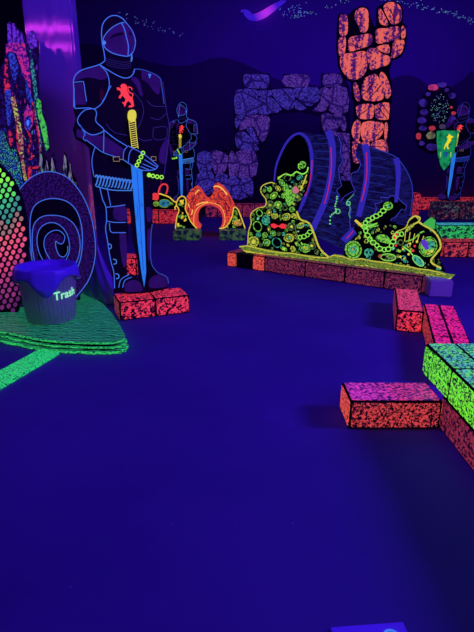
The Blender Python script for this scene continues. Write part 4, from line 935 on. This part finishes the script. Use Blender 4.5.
a = Art((-3.2, 4.62), (-1.2, 4.78), (0, 0, 1))
a.board([(38, 175), (40, 151), (42, 153), (44, 163), (46, 157), (49, 166), (51.5, 155), (54, 160), (56, 171), (62, 174), (64, 152), (66.5, 156), (68, 168), (70, 160), (72, 172), (76, 180), (79, 191), (80, 300), (36, 300)], VOID, .02)
for q in ([(38.6, 175), (40, 152), (42, 155), (44, 172)], [(44.5, 172), (46.3, 158), (48.6, 168), (49, 176)], [(50, 175), (51.8, 157), (54, 162), (55.6, 173)], [(62.5, 176), (64.2, 154), (66.2, 158), (67.5, 178)], [(68, 180), (70, 162), (71.6, 174), (74, 184)], [(74, 182), (76, 182), (78.4, 194), (76, 195)]): a.poly(q, GY, 1)
a.done('painted_board', sgt)
rk = Art((-3.2, 4.64), (-1.2, 4.68), L2)
rk.board([(-40, 240), (0, 232), (22, 240), (42, 300), (60, 345), (88, 335), (110, 400), (132, 530), (120, 600), (110, 1235), (-40, 1235)], SPK, .03, edge=BLACK)
o = rk.done('boulder_cutout', origin=(-2.35, 4.64, .1)); tag(o, 'blue and teal speckled boulder cutout behind the dotted panel at the left edge', 'boulder cutout')

# spiral shell
spA, spB = (-2.3, 4.58), (-1.0, 4.58)
ZS = (0, 160, 4.31)
sp = thing('spiral_shell_cutout', 'rounded spiral shell cutout with light blue outlines, behind the trash can', 'shell cutout', Art(spA, spB).pt((60, 300)))
SPU = glow('shell_violet', (44, 14, 96), base=(36, 16, 70), kind='noise', scale=55, thr=.52, soft=.08, dark=(12, 4, 44))
a = Art(spA, spB, ZS)
a.board([(75, 640), (68, 500), (62, 400), (58, 300), (62, 210), (75, 150), (100, 110), (140, 72), (190, 50), (240, 52), (290, 75), (330, 115), (365, 170), (392, 240), (408, 320), (414, 400), (405, 470), (380, 530), (340, 590), (300, 640)], SPU, .03, edge=BLACK)
a.poly([(132, 240), (150, 195), (190, 170), (240, 166), (290, 180), (325, 215), (345, 260), (340, 300), (320, 270), (280, 245), (230, 236), (180, 244), (150, 265), (140, 290), (130, 300)], BLACK, 1)
a.poly([(160, 340), (170, 300), (195, 276), (230, 270), (262, 285), (285, 315), (298, 350), (302, 400), (290, 440), (270, 410), (276, 370), (270, 330), (245, 315), (215, 318), (195, 345), (192, 390), (200, 430), (165, 430)], BLACK, 1)
a.poly([(242, 350), (262, 362), (270, 355), (285, 370), (290, 395), (275, 415), (255, 410), (240, 380)], BLACK, 1)
a.stroke([(80, 132), (100, 108), (140, 72), (190, 52), (240, 53), (290, 75), (330, 115), (365, 170), (392, 240), (408, 320), (412, 400), (400, 470), (375, 530), (320, 600)], 1.0, LINE, 2)
a.stroke([(146, 500), (136, 400), (130, 300), (134, 235), (152, 195), (190, 172), (240, 166), (292, 180), (328, 215), (348, 265), (356, 330), (352, 400), (340, 450), (315, 500)], 1.0, LINE, 2)
a.stroke([(150, 440), (140, 370), (142, 300), (155, 265), (185, 243), (230, 238), (280, 247), (318, 275), (340, 320), (346, 370), (338, 420), (320, 460)], .9, LINE, 2)
a.stroke([(195, 445), (170, 400), (160, 345), (170, 300), (198, 275), (232, 270), (265, 286), (290, 320), (300, 365), (298, 400), (280, 440)], .9, LINE, 2)
a.stroke([(225, 440), (200, 400), (190, 360), (200, 325), (228, 305), (258, 305), (280, 330), (270, 360), (252, 358), (240, 350), (244, 385), (258, 412), (278, 416), (292, 395), (292, 370)], .9, LINE, 2)
a.stroke([(120, 300), (128, 380), (144, 450)], .8, LINEF, 2)
a.done('shell_board', sp)

# dotted panel
dA, dB = (-2.9, 4.42), (-1.7, 4.42)
dt = thing('dotted_panel', 'rounded black panel with a grid of glowing green-to-pink dots, left edge', 'dotted cutout', Art(dA, dB).pt((5, 335)))
a = Art(dA, dB, ZS)
dsil = [(-120, 20), (-60, 0), (0, 16), (40, 60), (72, 110), (98, 175), (115, 260), (122, 350), (120, 430), (110, 520), (92, 600), (74, 662), (-150, 662), (-160, 200)]
a.board(dsil, BLACK, .03)
DC = {}
for j in range(-4, 34):
    for i in range(-8, 9):
        x = 8 + i * 28.5 - j * 10.5 + (j // 3) * 28.5; y = 20 + i * -6 + j * 25 - (j // 3) * 6
        if not inside((x, y), dsil) or not all(inside((x + 9 * c, y + 10 * s_), dsil) for c, s_ in ((1, 0), (0, 1), (0, -1))): continue
        t = max(0, min(1, y / 640)); row = int(t * 12)
        key = min(12, row + (1 if x > 60 else 0))
        ramp = [(150, 245, 70), (130, 240, 80), (90, 220, 100), (60, 180, 130), (60, 140, 130), (150, 110, 110), (215, 90, 110), (225, 80, 120), (200, 66, 120), (170, 56, 120), (140, 46, 116), (110, 34, 105), (90, 26, 95)]
        g_ = glow('dot_%d' % key, ramp[key]); a.ell(x, y, 9, 11, g_, 1, .3, 14)
a.done('dot_board', dt)

# ================================================================== GREEN LAYERED PLATFORM, PLANK
PLM = glow('platform_green', (28, 140, 88), base=(36, 50, 90), kind='wave', scale=9, thr=.62, soft=.12, dist=6.5, dark=(6, 12, 50), rough=.35, spec=.6)
# wave bands run across the depth direction
for nd in PLM.node_tree.nodes:
    if nd.type == 'TEX_WAVE': nd.bands_direction = 'Y'
EDG = glow('platform_edge', (48, 205, 100), base=(40, 80, 70), kind='noise', scale=40, thr=.47, soft=.1, dark=(6, 60, 50), stretch=(1, 1, 3))
fr = [(-30, 328), (0, 331), (24, 336), (47, 340), (71, 341.5), (97, 342.5), (114, 342), (122, 340), (125, 336), (122, 329), (113, 315), (103, 304), (92, 298), (60, 288), (-30, 288)]
fr = smooth(fr, False, 4)
pt_ = thing('layered_platform', 'green striped platform of three wavy stacked layers under the trash can', 'platform', (-1.7, 4.0, 0))
base_poly = [fl(x, y, .105) for x, y in fr]
cen = Vector((-2.0, 4.3, 0))
for li, (z1, z0, grow) in enumerate(((.105, .088, 0), (.066, .05, .006), (.03, .006, .02))):
    m = Mesh(); up_, lo_ = [], []
    for i, p in enumerate(base_poly):
        d = Vector((p.x - cen.x, p.y - cen.y, 0)).normalized(); w_ = grow + .012 * math.sin(i * 1.9 + li * 2) * (1 if li else .3)
        up_.append(m.bm.verts.new((p.x + d.x * w_, p.y + d.y * w_, z1))); lo_.append(m.bm.verts.new((p.x + d.x * w_, p.y + d.y * w_, z0)))
    m.face(up_, PLM); m.face(lo_[::-1], EDG)
    for i in range(len(up_)): m.face([up_[i], lo_[i], lo_[(i + 1) % len(up_)], up_[(i + 1) % len(up_)]], EDG)
    m.done('layer', pt_)
m = Mesh(); vs = []
for p in base_poly:
    d = Vector((p.x - cen.x, p.y - cen.y, 0)).normalized(); vs.append((p.x - d.x * .03, p.y - d.y * .03))
a1 = [m.bm.verts.new((x, y, .081)) for x, y in vs]; a2 = [m.bm.verts.new((x, y, .001)) for x, y in vs]
m.face(a1, DEEP); m.face(a2[::-1], DEEP)
for i in range(len(a1)): m.face([a1[i], a2[i], a2[(i + 1) % len(a1)], a1[(i + 1) % len(a1)]], DEEP)
m.done('core', pt_)
m = Mesh(); q = [fl(27, 351, .02), fl(60, 352.5, .02), fl(-2, 389, .02), fl(-40, 381, .02)]
q[0] = fl(30, 346, .02)
PK2 = glow('plank_green', (34, 205, 105), base=(50, 90, 90), kind='noise', scale=75, thr=.46, soft=.08, dark=(14, 110, 80), rough=.5)
d_ = (q[2] - q[1]).normalized(); wv = Vector((-d_.y, d_.x, 0)) * -1
wv = (q[0] - q[1]); wv = wv - d_ * wv.dot(d_); 
m.box(Vector((q[1].x, q[1].y, .002)), d_ * 1.25, wv.normalized() * .21, Vector((0, 0, .022)), PK2, .004)
e_ = Vector((q[1].x, q[1].y, .0245)) + wv.normalized() * .015
o = m.done('plank', origin=(q[1].x, q[1].y, 0)); tag(o, 'bright green flat plank on the carpet running out from the layered platform', 'plank')

# ================================================================== TRASH CAN
cx, cy = fl(50, 321, .105).x, fl(50, 319, .105).y
cz = .107; can = thing('trash_can', 'round grey-blue trash can with liner and the word Trash, on the green platform', 'trash can', (cx, cy, cz))
CAN = plain('can_plastic', (160, 190, 175), .45, .4); BAG = plain('bag_violet', (118, 90, 240), .4, .5)
CH = .50; R0, R1 = .215, .25
m = Mesh(); m.lathe((cx, cy, cz), [(0.001, .012), (R0 - .02, .0), (R0, .012), (R0 + (R1 - R0) * .5, CH * .5), (R1 - .004, CH - .06), (R1, CH - .055), (R1 + .012, CH - .05), (R1 + .014, CH - .012), (R1 + .006, CH), (R1 - .008, CH), (R1 - .02, CH - .04), (R0 - .015, .03), (0.001, .03)], CAN, 64)
for k in range(40):   # moulded vertical ribs
    t = 2 * math.pi * k / 40; c, s_ = math.cos(t), math.sin(t)
    m.tube([(cx + (R0 + .001) * c, cy + (R0 + .001) * s_, cz + .04), (cx + (R1 - .006) * c, cy + (R1 - .006) * s_, cz + CH - .09)], .0035, CAN, 6)
m.done('can_body', can)
for sx in (-1, 1):
    m = Mesh(); t0 = math.radians(200 if sx < 0 else 20); pts = []
    for k in range(9):
        t = t0 + (k / 8 - .5) * .5; rr = R1 + .03 * math.sin(math.pi * k / 8) ** .5 + .0; pts.append((cx + rr * math.cos(t), cy + rr * math.sin(t), cz + CH - .115 - .01 * math.sin(math.pi * k / 8)))
    m.tube(pts, .011, CAN, 10); m.done('handle', can)
# liner: folded over the rim, with a deep flap at the front
m = Mesh(); seg = 96; prof = 12; g = []
for k in range(seg):
    t = 2 * math.pi * k / seg; dt_ = (math.degrees(t) - 285 + 540) % 360 - 180
    flap = .075 + .135 * math.exp(-(dt_ / 24) ** 2) + .02 * math.sin(t * 5 + 1) + .03 * math.exp(-((dt_ + 95) / 20) ** 2)
    fold = .003 * math.sin(t * 11) + .002 * math.sin(t * 19 + 1)
    row = []
    for (r_, z_) in ((R1 - .09, CH - .055), (R1 - .05, CH - .045), (R1 - .02, CH - .02), (R1 - .006, CH + .008), (R1 + .012, CH + .012 + fold), (R1 + .022, CH - .004)):
        row.append(m.bm.verts.new((cx + (r_ + fold * .5) * math.cos(t), cy + (r_ + fold * .5) * math.sin(t), cz + z_)))
    for q_ in (.33, .66, 1):
        z_ = CH - flap * q_; r_ = R1 + .022 + (fold * 1.6 + .012) * q_
        row.append(m.bm.verts.new((cx + r_ * math.cos(t), cy + r_ * math.sin(t), cz + z_)))
    g.append(row)
for k in range(seg):
    for j in range(len(g[0]) - 1): m.face([g[k][j], g[(k + 1) % seg][j], g[(k + 1) % seg][j + 1], g[k][j + 1]], BAG, True)
ring_ = [g[k][0] for k in range(seg)]; m.face(ring_, BAG)
o = m.done('liner', can); md = o.modifiers.new('t', 'SOLIDIFY'); md.thickness = .0025
# lettering wrapped on the can
fc = bpy.data.curves.new('txt', 'FONT'); fc.body = 'Trash'; fc.size = .104; fc.extrude = 0; fc.offset = .0018
fo = bpy.data.objects.new('txt', fc); C.objects.link(fo); bpy.context.view_layer.update()
me = bpy.data.meshes.new_from_object(fo.evaluated_get(bpy.context.evaluated_depsgraph_get())); bpy.data.objects.remove(fo)
bm = bmesh.new(); bm.from_mesh(me); bmesh.ops.subdivide_edges(bm, edges=[e for e in bm.edges if e.calc_length() > .012], cuts=2)
tb = math.radians(270 + 13 + 21)  # view direction offset: camera sees the can from the right
tb = math.atan2(-cy, -cx) + math.radians(7)
for v in bm.verts:
    z_ = .235 + v.co.y + v.co.x * .06; rr = R0 + (R1 - R0) * z_ / CH + .0065; t = tb + v.co.x / rr
    v.co = (cx + rr * math.cos(t), cy + rr * math.sin(t), cz + z_)
bm.to_mesh(me); bm.free(); me.materials.clear()
o = link(me, 'lettering', [glow('lettering_green', (150, 240, 190))], can); o['label'] = 'pale green word Trash'

# ================================================================== TEE MAT at the bottom edge
q0, q1 = fl(330, 627, .01), fl(403, 621.5, .01)
d_ = (q1 - q0); d_.z = 0; ln = d_.length; d_.normalize(); bk_ = Vector((d_.y, -d_.x, 0))
mt = thing('tee_mat', 'small violet-blue mat with a pale ring, at the bottom edge of the floor', 'mat', (q0.x, q0.y, 0))
m = Mesh(); m.box(Vector((q0.x, q0.y, .001)) + bk_ * .3, d_ * ln, -bk_ * .3, Vector((0, 0, .01)), plain('mat_violet', (130, 105, 240), .6, .3), .003); m.done('mat', mt)
m = Mesh(); c = q0 + d_ * ln * .76 + bk_ * .055; c.z = .0125; pts = []
pts = [(c.x + .026 * math.cos(2 * math.pi * k / 24), c.y + .026 * math.sin(2 * math.pi * k / 24), c.z) for k in range(25)]
m.tube(pts, .004, glow('ring_cyan', (60, 120, 220)), 8, False); m.done('ring', mt)
print('objects', len(bpy.data.objects))
